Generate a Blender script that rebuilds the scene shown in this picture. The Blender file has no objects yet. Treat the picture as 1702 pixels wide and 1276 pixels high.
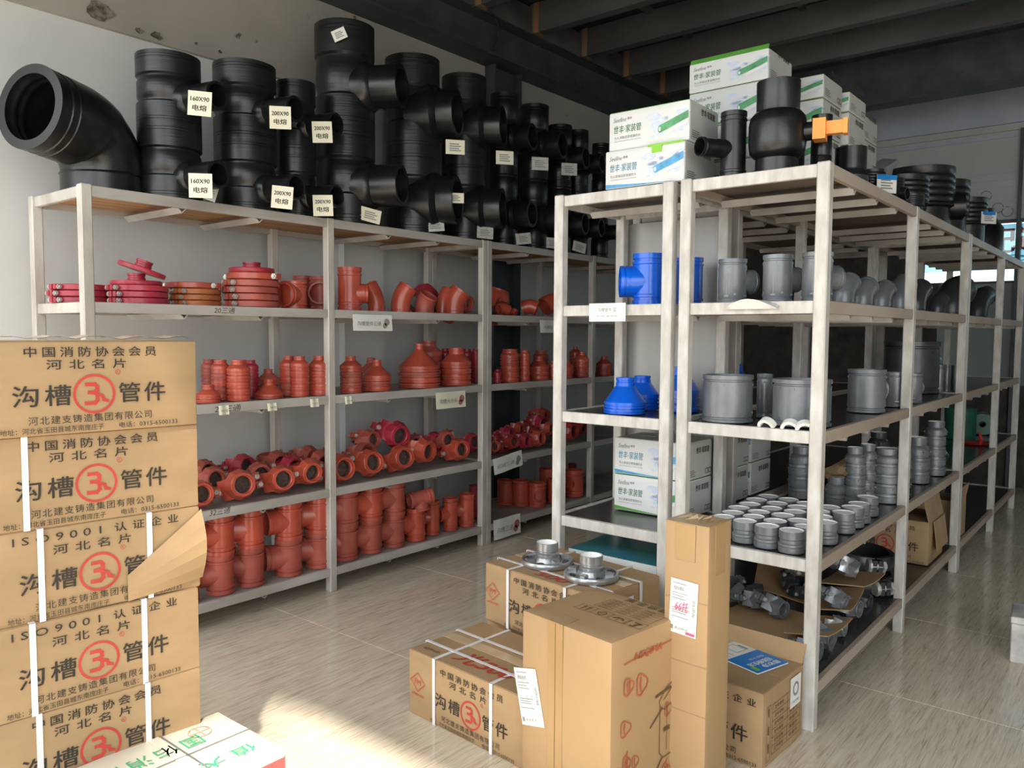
import bpy, bmesh, math, random
from math import sin, cos, pi, radians, sqrt, hypot
from mathutils import Matrix, Vector, Euler

S = bpy.context.scene
COL = S.collection
R_ = random.Random(7)

# ------------------------------------------------------------------ camera
cam_d = bpy.data.cameras.new('camera')
cam_d.sensor_width = 36.0
cam_d.lens = 1328.96 * 36.0 / 1702.0
cam_d.clip_start = 0.05
cam = bpy.data.objects.new('camera', cam_d)
COL.objects.link(cam)
_F = Vector((0.77239383, 0.63195721, -0.06354414))
_R = Vector((0.6335027, -0.77372026, 0.00559409))
_U = Vector((0.04563016, 0.04457623, 0.99796335))
cam.matrix_world = Matrix(((_R.x, _U.x, -_F.x, 0), (_R.y, _U.y, -_F.y, 0), (_R.z, _U.z, -_F.z, 1.412), (0, 0, 0, 1)))
S.camera = cam

# ------------------------------------------------------------------ sky, sun, exposure
SUN_AZ, SUN_EL = radians(42), radians(56)          # direction the light travels, height of the sun
wd = bpy.data.worlds.new('sky')
S.world = wd
wd.use_nodes = True
wn = wd.node_tree
wn.nodes.clear()
w_out = wn.nodes.new('ShaderNodeOutputWorld')
w_bg = wn.nodes.new('ShaderNodeBackground')
w_sky = wn.nodes.new('ShaderNodeTexSky')
w_sky.sky_type = 'HOSEK_WILKIE'
w_sky.turbidity = 4.0
w_sky.ground_albedo = 0.4
w_sky.sun_direction = Vector((-cos(SUN_AZ) * cos(SUN_EL), -sin(SUN_AZ) * cos(SUN_EL), sin(SUN_EL)))
w_mix = wn.nodes.new('ShaderNodeMixRGB')
w_mix.inputs[0].default_value = 0.75
w_mix.inputs[2].default_value = (0.70, 0.71, 0.70, 1)
wn.links.new(w_sky.outputs[0], w_mix.inputs[1])
wn.links.new(w_mix.outputs[0], w_bg.inputs[0])
w_bg.inputs[1].default_value = 6.0
wn.links.new(w_bg.outputs[0], w_out.inputs[0])

sun_d = bpy.data.lights.new('sun', 'SUN')
sun_d.energy = 8.5
sun_d.angle = radians(2.2)
sun_d.color = (1.0, 0.92, 0.80)
sun = bpy.data.objects.new('sun', sun_d)
COL.objects.link(sun)
sun.rotation_euler = Vector((cos(SUN_AZ) * cos(SUN_EL), sin(SUN_AZ) * cos(SUN_EL), -sin(SUN_EL))).to_track_quat('-Z', 'Y').to_euler()
sun.location = (-6, -6, 6)

por_d = bpy.data.lights.new('shopfront_portal', 'AREA')
por_d.shape = 'RECTANGLE'
por_d.size, por_d.size_y = 8.7, 3.34
por_d.cycles.is_portal = True
por = bpy.data.objects.new('shopfront_portal', por_d)
COL.objects.link(por)
por.matrix_world = Matrix(((0, 0, -1, 0.16), (1, 0, 0, -0.2), (0, -1, 0, 1.68), (0, 0, 0, 1))) @ Matrix.Rotation(pi, 4, 'X')

S.view_settings.view_transform = 'Standard'
S.view_settings.look = 'None'
S.view_settings.exposure = 0.0
S.view_settings.gamma = 1.0
S.view_settings.use_curve_mapping = False
S.cycles.max_bounces = 10
S.cycles.diffuse_bounces = 6
S.cycles.glossy_bounces = 4
S.cycles.sample_clamp_indirect = 6.0

# ------------------------------------------------------------------ materials
MATS = {}
def mat(name, col, rough=0.5, metal=0.0, var=0.12, scale=14.0, bump=0.0, bscale=60.0, spec=0.5, stretch=None, col2=None, coat=0.0):
    if name in MATS: return MATS[name]
    m = bpy.data.materials.new(name); m.use_nodes = True
    nt = m.node_tree; p = nt.nodes['Principled BSDF']
    p.inputs['Roughness'].default_value = rough
    p.inputs['Metallic'].default_value = metal
    p.inputs['Specular IOR Level'].default_value = spec
    if coat: p.inputs['Coat Weight'].default_value = coat; p.inputs['Coat Roughness'].default_value = 0.15
    tc = nt.nodes.new('ShaderNodeTexCoord')
    vec = tc.outputs['Object']
    if stretch:
        mp = nt.nodes.new('ShaderNodeMapping'); mp.inputs['Scale'].default_value = stretch
        nt.links.new(vec, mp.inputs[0]); vec = mp.outputs[0]
    oi = nt.nodes.new('ShaderNodeObjectInfo')
    add = nt.nodes.new('ShaderNodeVectorMath'); add.operation = 'ADD'
    nt.links.new(vec, add.inputs[0]); nt.links.new(oi.outputs['Location'], add.inputs[1])
    nz = nt.nodes.new('ShaderNodeTexNoise'); nz.inputs['Scale'].default_value = scale; nz.inputs['Detail'].default_value = 5.0
    nt.links.new(add.outputs[0], nz.inputs['Vector'])
    rp = nt.nodes.new('ShaderNodeValToRGB')
    c2 = col2 or tuple(c * (1 - var * 1.6) for c in col)
    c1 = tuple(min(1, c * (1 + var)) for c in col)
    rp.color_ramp.elements[0].color = (*c2, 1); rp.color_ramp.elements[0].position = 0.32
    rp.color_ramp.elements[1].color = (*c1, 1); rp.color_ramp.elements[1].position = 0.68
    nt.links.new(nz.outputs['Fac'], rp.inputs[0]); nt.links.new(rp.outputs[0], p.inputs['Base Color'])
    if bump:
        n2 = nt.nodes.new('ShaderNodeTexNoise'); n2.inputs['Scale'].default_value = bscale; n2.inputs['Detail'].default_value = 3.0
        nt.links.new(add.outputs[0], n2.inputs['Vector'])
        b = nt.nodes.new('ShaderNodeBump'); b.inputs['Strength'].default_value = bump; b.inputs['Distance'].default_value = 0.004
        nt.links.new(n2.outputs['Fac'], b.inputs['Height']); nt.links.new(b.outputs[0], p.inputs['Normal'])
    MATS[name] = m
    return m

def floor_mat():
    m = bpy.data.materials.new('wood_look_tile'); m.use_nodes = True
    nt = m.node_tree; p = nt.nodes['Principled BSDF']
    tc = nt.nodes.new('ShaderNodeTexCoord'); oi = nt.nodes.new('ShaderNodeObjectInfo')
    add = nt.nodes.new('ShaderNodeVectorMath'); add.operation = 'MULTIPLY_ADD'
    add.inputs[1].default_value = (1, 1, 1)
    nt.links.new(tc.outputs['Object'], add.inputs[0]); nt.links.new(oi.outputs['Location'], add.inputs[2])
    mp = nt.nodes.new('ShaderNodeMapping'); mp.inputs['Scale'].default_value = (1.6, 17.0, 1.0)
    nt.links.new(add.outputs[0], mp.inputs[0])
    n1 = nt.nodes.new('ShaderNodeTexNoise'); n1.inputs['Scale'].default_value = 3.0; n1.inputs['Detail'].default_value = 8; n1.inputs['Roughness'].default_value = 0.68; n1.inputs['Distortion'].default_value = 0.9
    nt.links.new(mp.outputs[0], n1.inputs['Vector'])
    mp2 = nt.nodes.new('ShaderNodeMapping'); mp2.inputs['Scale'].default_value = (2.6, 60.0, 1.0)
    nt.links.new(add.outputs[0], mp2.inputs[0])
    n2 = nt.nodes.new('ShaderNodeTexNoise'); n2.inputs['Scale'].default_value = 2.0; n2.inputs['Detail'].default_value = 5; n2.inputs['Distortion'].default_value = 1.6
    nt.links.new(mp2.outputs[0], n2.inputs['Vector'])
    mx = nt.nodes.new('ShaderNodeMath'); mx.operation = 'MULTIPLY_ADD'; mx.inputs[1].default_value = 0.55
    sc = nt.nodes.new('ShaderNodeMath'); sc.operation = 'MULTIPLY'; sc.inputs[1].default_value = 0.5
    nt.links.new(n1.outputs['Fac'], sc.inputs[0])
    nt.links.new(n2.outputs['Fac'], mx.inputs[0]); nt.links.new(sc.outputs[0], mx.inputs[2])
    rp = nt.nodes.new('ShaderNodeValToRGB')
    e = rp.color_ramp.elements
    e[0].position = 0.38; e[0].color = (0.45, 0.37, 0.27, 1)
    e[1].position = 0.66; e[1].color = (0.78, 0.70, 0.56, 1)
    k = e.new(0.50); k.color = (0.66, 0.58, 0.45, 1)
    nt.links.new(mx.outputs[0], rp.inputs[0]); nt.links.new(rp.outputs[0], p.inputs['Base Color'])
    p.inputs['Roughness'].default_value = 0.11
    p.inputs['Specular IOR Level'].default_value = 0.5
    bp = nt.nodes.new('ShaderNodeBump'); bp.inputs['Strength'].default_value = 0.03
    nt.links.new(n1.outputs['Fac'], bp.inputs['Height']); nt.links.new(bp.outputs[0], p.inputs['Normal'])
    return m

def wall_mat(name, col, col2, rust=None, dots=0.0):
    m = bpy.data.materials.new(name); m.use_nodes = True
    nt = m.node_tree; p = nt.nodes['Principled BSDF']; p.inputs['Roughness'].default_value = 0.8
    tc = nt.nodes.new('ShaderNodeTexCoord')
    n1 = nt.nodes.new('ShaderNodeTexNoise'); n1.inputs['Scale'].default_value = 1.3; n1.inputs['Detail'].default_value = 7
    nt.links.new(tc.outputs['Object'], n1.inputs['Vector'])
    rp = nt.nodes.new('ShaderNodeValToRGB'); rp.color_ramp.elements[0].position = 0.35; rp.color_ramp.elements[1].position = 0.65
    rp.color_ramp.elements[0].color = (*col2, 1); rp.color_ramp.elements[1].color = (*col, 1)
    nt.links.new(n1.outputs['Fac'], rp.inputs[0])
    last = rp.outputs[0]
    if dots:
        n2 = nt.nodes.new('ShaderNodeTexNoise'); n2.inputs['Scale'].default_value = 9.0; n2.inputs['Detail'].default_value = 6
        nt.links.new(tc.outputs['Object'], n2.inputs['Vector'])
        r2 = nt.nodes.new('ShaderNodeValToRGB'); r2.color_ramp.elements[0].position = dots; r2.color_ramp.elements[1].position = dots + 0.03
        nt.links.new(n2.outputs['Fac'], r2.inputs[0])
        mm = nt.nodes.new('ShaderNodeMixRGB'); mm.inputs[2].default_value = (0.12, 0.105, 0.085, 1)
        nt.links.new(r2.outputs[0], mm.inputs[0]); nt.links.new(last, mm.inputs[1]); last = mm.outputs[0]
    nt.links.new(last, p.inputs['Base Color'])
    b = nt.nodes.new('ShaderNodeBump'); b.inputs['Strength'].default_value = 0.12
    n3 = nt.nodes.new('ShaderNodeTexNoise'); n3.inputs['Scale'].default_value = 24.0
    nt.links.new(tc.outputs['Object'], n3.inputs['Vector']); nt.links.new(n3.outputs['Fac'], b.inputs['Height']); nt.links.new(b.outputs[0], p.inputs['Normal'])
    return m

M_FLOOR = floor_mat()
M_GROUT = mat('tile_grout', (0.30, 0.27, 0.22), 0.8)
M_WALL = wall_mat('white_wall_paint', (0.66, 0.67, 0.655), (0.58, 0.59, 0.58))
M_PLASTER = wall_mat('rough_beige_plaster', (0.41, 0.385, 0.34), (0.32, 0.30, 0.262), dots=0.69)
M_STEEL = mat('dark_blue_grey_steel_paint', (0.05, 0.058, 0.066), 0.55, 0.0, 0.25, 5)
M_JOIST = mat('grey_joist_steel', (0.075, 0.076, 0.074), 0.6, 0.0, 0.25, 4, stretch=(1, 0.3, 1))
M_RUST = mat('rusty_steel', (0.22, 0.09, 0.035), 0.8, 0, 0.35, 14, col2=(0.16, 0.13, 0.09))
M_DECKING = mat('black_ceiling_deck', (0.02, 0.02, 0.02), 0.9)
M_PANEL = mat('blue_grey_wall_panel', (0.38, 0.43, 0.52), 0.6, 0, 0.06, 3)
M_PANEL2 = mat('green_grey_wall_panel', (0.40, 0.44, 0.43), 0.6, 0, 0.06, 3)
M_DARKWALL = mat('dark_brown_wall', (0.045, 0.04, 0.032), 0.8, 0, 0.3, 8)
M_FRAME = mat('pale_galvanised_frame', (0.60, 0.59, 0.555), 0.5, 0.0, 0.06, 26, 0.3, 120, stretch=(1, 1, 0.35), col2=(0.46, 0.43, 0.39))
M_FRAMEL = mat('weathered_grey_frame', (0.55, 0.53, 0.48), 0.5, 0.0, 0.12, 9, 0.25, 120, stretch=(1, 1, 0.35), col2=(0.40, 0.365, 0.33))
M_FRAMEB = mat('shade_browned_rail_metal', (0.42, 0.35, 0.285), 0.5, 0.0, 0.10, 6, 0.15, 90, stretch=(0.3, 1, 1), col2=(0.36, 0.28, 0.215))  # dim light of the aisle side put into the colour, browner than the frame
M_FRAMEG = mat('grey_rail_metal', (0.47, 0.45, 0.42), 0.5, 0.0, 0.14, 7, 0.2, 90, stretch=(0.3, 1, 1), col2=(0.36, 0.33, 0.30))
M_PLY = mat('orange_brown_plywood', (0.50, 0.27, 0.11), 0.6, 0, 0.25, 5, stretch=(0.35, 5, 1), col2=(0.33, 0.16, 0.06))
M_FILMPLY = mat('dark_film_faced_board', (0.045, 0.045, 0.042), 0.22, 0, 0.25, 4)
M_BROWNPLY = mat('dark_brown_board', (0.16, 0.125, 0.095), 0.7, 0, 0.2, 5)
M_GREYDECK = mat('grey_shelf_board', (0.33, 0.31, 0.28), 0.5, 0, 0.2, 6)
M_BLACK = mat('black_polyethylene', (0.009, 0.010, 0.011), 0.30, 0, 0.3, 22, 0.10, 90, spec=0.6)
M_BLACKR = mat('ribbed_black_polyethylene', (0.009, 0.010, 0.011), 0.33, 0, 0.3, 22, 0.18, 60, stretch=(0.05, 0.05, 2.0), spec=0.6)
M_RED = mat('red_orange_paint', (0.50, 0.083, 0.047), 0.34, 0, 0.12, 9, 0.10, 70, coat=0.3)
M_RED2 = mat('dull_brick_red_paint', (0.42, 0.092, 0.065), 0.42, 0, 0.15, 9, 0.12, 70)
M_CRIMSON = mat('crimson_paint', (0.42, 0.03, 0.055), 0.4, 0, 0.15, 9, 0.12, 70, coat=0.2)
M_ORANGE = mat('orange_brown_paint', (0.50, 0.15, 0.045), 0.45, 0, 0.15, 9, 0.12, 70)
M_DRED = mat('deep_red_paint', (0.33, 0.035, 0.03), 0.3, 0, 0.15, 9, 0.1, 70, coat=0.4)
M_BLUE = mat('bright_blue_paint', (0.0, 0.115, 0.70), 0.28, 0, 0.08, 6, 0.06, 70, coat=0.4)
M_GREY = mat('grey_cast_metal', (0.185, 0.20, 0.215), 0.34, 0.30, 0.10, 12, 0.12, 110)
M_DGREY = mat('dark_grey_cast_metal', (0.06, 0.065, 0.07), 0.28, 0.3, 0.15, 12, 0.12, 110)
M_ZINC = mat('bright_zinc_metal', (0.42, 0.435, 0.45), 0.28, 0.7, 0.12, 18, 0.15, 120)
M_BOLT = mat('steel_bolt', (0.62, 0.61, 0.57), 0.3, 0.45, 0.15, 30)
M_LINER = mat('white_plastic_lining', (0.95, 0.96, 0.95), 0.4, 0, 0.03)
M_CARD = mat('brown_cardboard', (0.41, 0.27, 0.14), 0.75, 0, 0.07, 4, 0.10, 40, stretch=(1, 1, 3))
M_CARD2 = mat('tan_cardboard', (0.42, 0.27, 0.135), 0.7, 0, 0.05, 3, 0.05, 40)
M_CARDD = mat('dull_cardboard', (0.40, 0.27, 0.15), 0.8, 0, 0.10, 5, 0.1, 40)
M_TAPE = mat('brown_packing_tape', (0.41, 0.26, 0.12), 0.25, 0, 0.06, 4)
M_CLEAR = mat('shiny_pale_tape', (0.62, 0.47, 0.29), 0.15, 0, 0.08, 9)
M_STRAP = mat('white_strap_plastic', (0.80, 0.78, 0.80), 0.4, 0, 0.03)
M_INK = mat('black_print', (0.035, 0.028, 0.022), 0.7, 0, 0.1)
M_REDINK = mat('red_print', (0.55, 0.05, 0.04), 0.6, 0, 0.1)
M_BRINK = mat('brown_print', (0.13, 0.075, 0.035), 0.7, 0, 0.1)
M_RBROWN = mat('rust_red_print', (0.46, 0.115, 0.055), 0.7, 0, 0.15)
M_WHITECARD = mat('white_carton', (0.72, 0.74, 0.73), 0.45, 0, 0.04, 3)
M_GREYCARD = mat('grey_white_carton_side', (0.56, 0.57, 0.55), 0.5, 0, 0.04, 3)
M_GREENC = mat('green_carton_print', (0.10, 0.33, 0.05), 0.5, 0, 0.08)
M_LIME = mat('lime_tape', (0.22, 0.55, 0.02), 0.35, 0, 0.05)
M_GTXT = mat('dark_green_print', (0.035, 0.16, 0.07), 0.5, 0, 0.05)
M_BTXT = mat('teal_print', (0.05, 0.24, 0.36), 0.5, 0, 0.05)
M_GPIPE = mat('green_pipe_print', (0.10, 0.36, 0.16), 0.5, 0, 0.2, 30)
M_BPIPE = mat('blue_pipe_print', (0.10, 0.38, 0.68), 0.5, 0, 0.2, 30)
M_SPLASH = mat('pale_blue_splash_print', (0.46, 0.56, 0.74), 0.5, 0, 0.12, 40, col2=(0.68, 0.71, 0.77))
M_GREYTXT = mat('grey_print', (0.25, 0.26, 0.26), 0.6, 0, 0.05)
M_PAPER = mat('white_paper', (0.80, 0.80, 0.76), 0.7, 0, 0.03, 9)
M_NOTE = mat('cream_paper', (0.80, 0.78, 0.62), 0.75, 0, 0.03, 9)
M_DIMPAPER = mat('grey_printed_paper', (0.55, 0.55, 0.52), 0.7, 0, 0.10, 60)
M_SHEET = mat('pale_grey_sheet', (0.42, 0.42, 0.40), 0.3, 0, 0.10, 2.0, 0.3, 3, stretch=(3, 3, 0.25))
M_BLUEW = mat('blue_booklet_print', (0.01, 0.22, 0.66), 0.35, 0, 0.04)
M_TEAL = mat('teal_green_carton_top', (0.02, 0.20, 0.17), 0.3, 0, 0.25, 2.5, col2=(0.03, 0.22, 0.34))
M_TURQ = mat('green_print', (0.05, 0.50, 0.24), 0.5, 0, 0.08)
M_WRAP = mat('cream_white_wrap', (0.80, 0.75, 0.62), 0.5, 0, 0.03, 4)
M_REDBAND = mat('red_band_print', (0.62, 0.10, 0.10), 0.5, 0, 0.05)
M_HANDLE = mat('orange_plastic', (0.95, 0.36, 0.07), 0.45, 0, 0.05)
M_GREENR = mat('dark_green_plastic', (0.01, 0.12, 0.07), 0.35, 0, 0.1)
M_REDP = mat('red_plastic', (0.55, 0.04, 0.03), 0.4, 0, 0.1)
M_RUBBER = mat('black_rubber', (0.02, 0.02, 0.02), 0.7)
M_WHITEP = mat('white_plastic', (0.82, 0.82, 0.78), 0.4)
M_MARBLE = mat('grey_marble_pattern', (0.52, 0.50, 0.48), 0.4, 0, 0.3, 7, col2=(0.28, 0.26, 0.25))
M_CONC = mat('outdoor_concrete', (0.42, 0.40, 0.37), 0.9)
M_SIGNRED = mat('red_film', (0.80, 0.03, 0.03), 0.5)
M_PINKINK = mat('pink_red_print', (0.75, 0.10, 0.22), 0.6)
def film_mat():
    m = bpy.data.materials.new('pale_blue_window_film'); m.use_nodes = True
    nt = m.node_tree; nt.nodes.clear()
    o = nt.nodes.new('ShaderNodeOutputMaterial'); mx = nt.nodes.new('ShaderNodeMixShader'); mx.inputs[0].default_value = 0.3
    t = nt.nodes.new('ShaderNodeBsdfTranslucent'); t.inputs[0].default_value = (0.55, 0.75, 0.85, 1)
    d = nt.nodes.new('ShaderNodeBsdfDiffuse'); d.inputs[0].default_value = (0.5, 0.68, 0.78, 1)
    nt.links.new(t.outputs[0], mx.inputs[1]); nt.links.new(d.outputs[0], mx.inputs[2]); nt.links.new(mx.outputs[0], o.inputs[0])
    return m
M_FILM = film_mat()
def glass_mat():
    m = bpy.data.materials.new('window_glass'); m.use_nodes = True
    nt = m.node_tree; nt.nodes.clear()
    o = nt.nodes.new('ShaderNodeOutputMaterial'); mx = nt.nodes.new('ShaderNodeMixShader'); mx.inputs[0].default_value = 0.08
    t = nt.nodes.new('ShaderNodeBsdfTransparent'); t.inputs[0].default_value = (0.80, 0.88, 0.88, 1)
    g = nt.nodes.new('ShaderNodeBsdfGlossy'); g.inputs['Roughness'].default_value = 0.02
    nt.links.new(t.outputs[0], mx.inputs[1]); nt.links.new(g.outputs[0], mx.inputs[2]); nt.links.new(mx.outputs[0], o.inputs[0])
    return m
M_GLASS = glass_mat()

# ------------------------------------------------------------------ mesh helpers
class MB:
    def __init__(s): s.v = []; s.f = []; s.k = 0
    def add(s, vs, fs, m=None):
        b = len(s.v)
        s.v += [tuple(m @ Vector(p)) if m else tuple(p) for p in vs]
        s.f += [tuple(b + i for i in f) for f in fs]
        return s
    def box(s, lo, hi, m=None):
        x0, y0, z0 = lo; x1, y1, z1 = hi
        return s.add([(x0, y0, z0), (x1, y0, z0), (x1, y1, z0), (x0, y1, z0), (x0, y0, z1), (x1, y0, z1), (x1, y1, z1), (x0, y1, z1)],
                     [(0, 3, 2, 1), (4, 5, 6, 7), (0, 1, 5, 4), (1, 2, 6, 5), (2, 3, 7, 6), (3, 0, 4, 7)], m)
    def lathe(s, prof, n=24, m=None, a0=0.0, a1=2 * pi, closed=True):
        full = abs(a1 - a0 - 2 * pi) < 1e-6
        k = n if full else n + 1
        vs = []; fs = []; L = len(prof)
        for i in range(k):
            a = a0 + (a1 - a0) * i / n
            for r, z in prof: vs.append((r * cos(a), r * sin(a), z))
        for i in range(n):
            j = (i + 1) % k
            for q in range(L if closed else L - 1):
                q2 = (q + 1) % L
                if prof[q][0] < 1e-7 and prof[q2][0] < 1e-7: continue
                fs.append((i * L + q, j * L + q, j * L + q2, i * L + q2))
        if not full and closed:
            fs.append(tuple(range(L - 1, -1, -1))); fs.append(tuple((k - 1) * L + q for q in range(L)))
        return s.add(vs, fs, m)
    def tube(s, path, rads, n=12, m=None, cap=True, hollow=None):
        """a round bar along a path; hollow gives a wall ratio (open ends with an inner wall)"""
        P_ = [Vector(p) for p in path]; vs = []; fs = []; rings = []
        up = None
        seq = [(i, rads[i] if isinstance(rads, (list, tuple)) else rads) for i in range(len(P_))]
        if hollow: seq = seq + [(i, r * hollow) for i, r in reversed(seq)]
        for i, r in seq:
            a = P_[max(0, i - 1)]; b = P_[min(len(P_) - 1, i + 1)]
            t = (b - a).normalized()
            if up is None:
                up = Vector((0, 0, 1)) if abs(t.z) < 0.9 else Vector((1, 0, 0))
            x = up.cross(t)
            if x.length < 1e-6: x = Vector((1, 0, 0)).cross(t)
            x.normalize(); y = t.cross(x); up = y
            rings.append(len(vs))
            for k in range(n):
                c = 2 * pi * k / n
                vs.append(tuple(P_[i] + x * (r * cos(c)) + y * (r * sin(c))))
        N = len(rings)
        for q in range(N if hollow else N - 1):
            A = rings[q]; B = rings[(q + 1) % N]
            for k in range(n): fs.append((A + k, A + (k + 1) % n, B + (k + 1) % n, B + k))
        if cap and not hollow:
            fs.append(tuple(reversed(range(rings[0], rings[0] + n)))); fs.append(tuple(range(rings[-1], rings[-1] + n)))
        return s.add(vs, fs, m)
    def quad(s, a, b, c, d, m=None): return s.add([a, b, c, d], [(0, 1, 2, 3)], m)
    def stroke(s, pts, w, m=None):
        """a flat pen line in the local XY plane"""
        for (x0, y0), (x1, y1) in zip(pts, pts[1:]):
            dx, dy = x1 - x0, y1 - y0; l = hypot(dx, dy) or 1e-9; dx /= l; dy /= l
            s.k += 1; z = 0.00006 * (s.k % 12); e = w * 0.5; nx, ny = -dy * e, dx * e; ex, ey = dx * e * 0.9, dy * e * 0.9
            s.add([(x0 - ex - nx, y0 - ey - ny, z), (x1 + ex - nx, y1 + ey - ny, z), (x1 + ex + nx, y1 + ey + ny, z), (x0 - ex + nx, y0 - ey + ny, z)], [(0, 1, 2, 3)], m)
        return s
    def ring(s, cx, cy, r, w, n=40, m=None):
        vs = []; 
        for i in range(n):
            a = 2 * pi * i / n
            vs += [(cx + (r - w / 2) * cos(a), cy + (r - w / 2) * sin(a), 0), (cx + (r + w / 2) * cos(a), cy + (r + w / 2) * sin(a), 0)]
        return s.add(vs, [(2 * i, 2 * i + 1, 2 * ((i + 1) % n) + 1, 2 * ((i + 1) % n)) for i in range(n)], m)
    def mesh(s, name, material, smooth=True, angle=35):
        me = bpy.data.meshes.new(name)
        me.from_pydata(s.v, [], s.f)
        me.materials.append(material)
        if smooth:
            me.polygons.foreach_set('use_smooth', [True] * len(me.polygons))
            me.set_sharp_from_angle(angle=radians(angle))
        me.update()
        return me

CACHE = {}
def cached(key, fn):
    if key not in CACHE: CACHE[key] = fn()
    return CACHE[key]

def thing(name, label, cat, loc=(0, 0, 0), rot=(0, 0, 0), group=None):
    o = bpy.data.objects.new(name, None); COL.objects.link(o)
    o.empty_display_size = 0.05
    o.location = loc; o.rotation_euler = rot
    o['label'] = label; o['category'] = cat
    if group: o['group'] = group
    return o
def part(name, me, parent, loc=(0, 0, 0), rot=(0, 0, 0), scale=None, label=None):
    o = bpy.data.objects.new(name, me); COL.objects.link(o); o.parent = parent
    o.location = loc; o.rotation_euler = rot
    if scale: o.scale = scale
    if label: o['label'] = label
    return o
def solo(name, me, label, cat, loc=(0, 0, 0), rot=(0, 0, 0), group=None):
    o = bpy.data.objects.new(name, me); COL.objects.link(o)
    o.location = loc; o.rotation_euler = rot; o['label'] = label; o['category'] = cat
    if group: o['group'] = group
    return o
def struct(name, me, loc=(0, 0, 0), parent=None, label=None):
    o = bpy.data.objects.new(name, me); COL.objects.link(o); o.location = loc
    if parent: o.parent = parent
    else: o['kind'] = 'structure'
    if label: o['label'] = label
    return o
def bx(lo, hi, material, name='box', bevel=0.0):
    """one box mesh about the middle of its base; returns mesh and location"""
    c = ((lo[0] + hi[0]) / 2, (lo[1] + hi[1]) / 2, lo[2])
    return box_mesh(hi[0] - lo[0], hi[1] - lo[1], hi[2] - lo[2], material, bevel), c
def box_mesh(w, d, h, material, bevel=0.0, name='slab'):
    key = ('box', round(w, 4), round(d, 4), round(h, 4), material.name, bevel)
    def mk():
        if not bevel:
            return MB().box((-w / 2, -d / 2, 0), (w / 2, d / 2, h)).mesh(name, material, False)
        bm = bmesh.new(); bmesh.ops.create_cube(bm, size=1.0)
        for v in bm.verts: v.co = (v.co.x * w, v.co.y * d, (v.co.z + 0.5) * h)
        bmesh.ops.bevel(bm, geom=bm.edges[:], offset=bevel, segments=1, affect='EDGES')
        me = bpy.data.meshes.new(name); bm.to_mesh(me); bm.free(); me.materials.append(material)
        me.polygons.foreach_set('use_smooth', [False] * len(me.polygons))
        return me
    return cached(key, mk)

# lettering: outlines of Blender's own text objects turned into flat meshes
def text_raw(txt, size, bold=0.0, shear=0.0, space=1.0):
    def mk():
        cu = bpy.data.curves.new('glyphs', 'FONT')
        cu.body = txt; cu.size = size; cu.resolution_u = 2; cu.fill_mode = 'FRONT'
        cu.offset = 0.0; cu.shear = shear; cu.space_character = space
        ob = bpy.data.objects.new('glyphs', cu); COL.objects.link(ob)
        dg = bpy.context.evaluated_depsgraph_get()
        me = bpy.data.meshes.new_from_object(ob.evaluated_get(dg))
        vs = [tuple(v.co) for v in me.vertices]; fs = [tuple(p.vertices) for p in me.polygons]
        bpy.data.objects.remove(ob); bpy.data.curves.remove(cu); bpy.data.meshes.remove(me)
        return vs, fs
    return cached(('txt', txt, round(size, 5), bold, shear, space), mk)
def put_text(mb, txt, x, y, size, w=None, bold=0.0, shear=0.0, centre=True, space=1.0, mirror=False, rot=0.0, hscale=None):
    """writes txt into mb (local XY plane); w squeezes or stretches it to a width"""
    vs, fs = text_raw(txt, size, bold, shear, space)
    if not vs: return
    x0 = min(v[0] for v in vs); x1 = max(v[0] for v in vs); y0 = min(v[1] for v in vs); y1 = max(v[1] for v in vs)
    k = (w / (x1 - x0)) if w else 1.0
    kh = hscale or 1.0
    ox = -(x0 + x1) / 2 if centre else -x0
    sx = -k if mirror else k
    M = Matrix.Translation((x, y, 0)) @ Matrix.Rotation(rot, 4, 'Z')
    for q, (bx_, by_) in enumerate([(0, 0)] if not bold else [(-bold, -bold * 0.5), (bold, bold * 0.5)]):      # a second, slightly shifted printing makes the strokes heavier
        mb.add([((v[0] + ox) * sx + bx_, (v[1] - (y0 + y1) / 2) * kh + by_, 0.00006 * q) for v in vs], fs, M)

# ------------------------------------------------------------------ the room
WY = 4.15                      # long wall behind the red fittings
def sbox(name, lo, hi, material, parent=None, bevel=0.0, label=None):
    me, c = bx(lo, hi, material, name, bevel)
    return struct(name, me, c, parent, label)

floor = sbox('floor', (-0.74, -4.6, -0.12), (9.0, 4.3, -0.004), M_GROUT)
tile_me = box_mesh(0.9775, 0.9775, 0.01, M_FLOOR, 0.0012)
for i in range(-5, 6):
    for j in range(-7, 3):
        x, y = 3.32 + 0.98 * (i + 0.5), 1.975 + 0.98 * (j + 0.5)
        if -0.2 < x < 9.0 and -4.6 < y < 4.4:
            part('tile', tile_me, floor, (x - floor.location.x, y - floor.location.y, 0.11))
ground = sbox('ground', (-40, -40, -0.2), (-0.75, 40, -0.013), M_CONC)
sbox('added_sun_blocker', (-3.25, -1.68, -0.02), (-3.0, -0.75, 10.5), M_CONC)  # unseen block added outside to keep the sun off the carton pile
wall_left = sbox('wall_left', (0.08, WY, -0.02), (9.0, WY + 0.2, 4.2), M_WALL)
trim_1 = sbox('trim_1', (0.2, WY - 0.03, 2.905), (8.7, WY - 0.001, 4.1), M_PLASTER)
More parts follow.
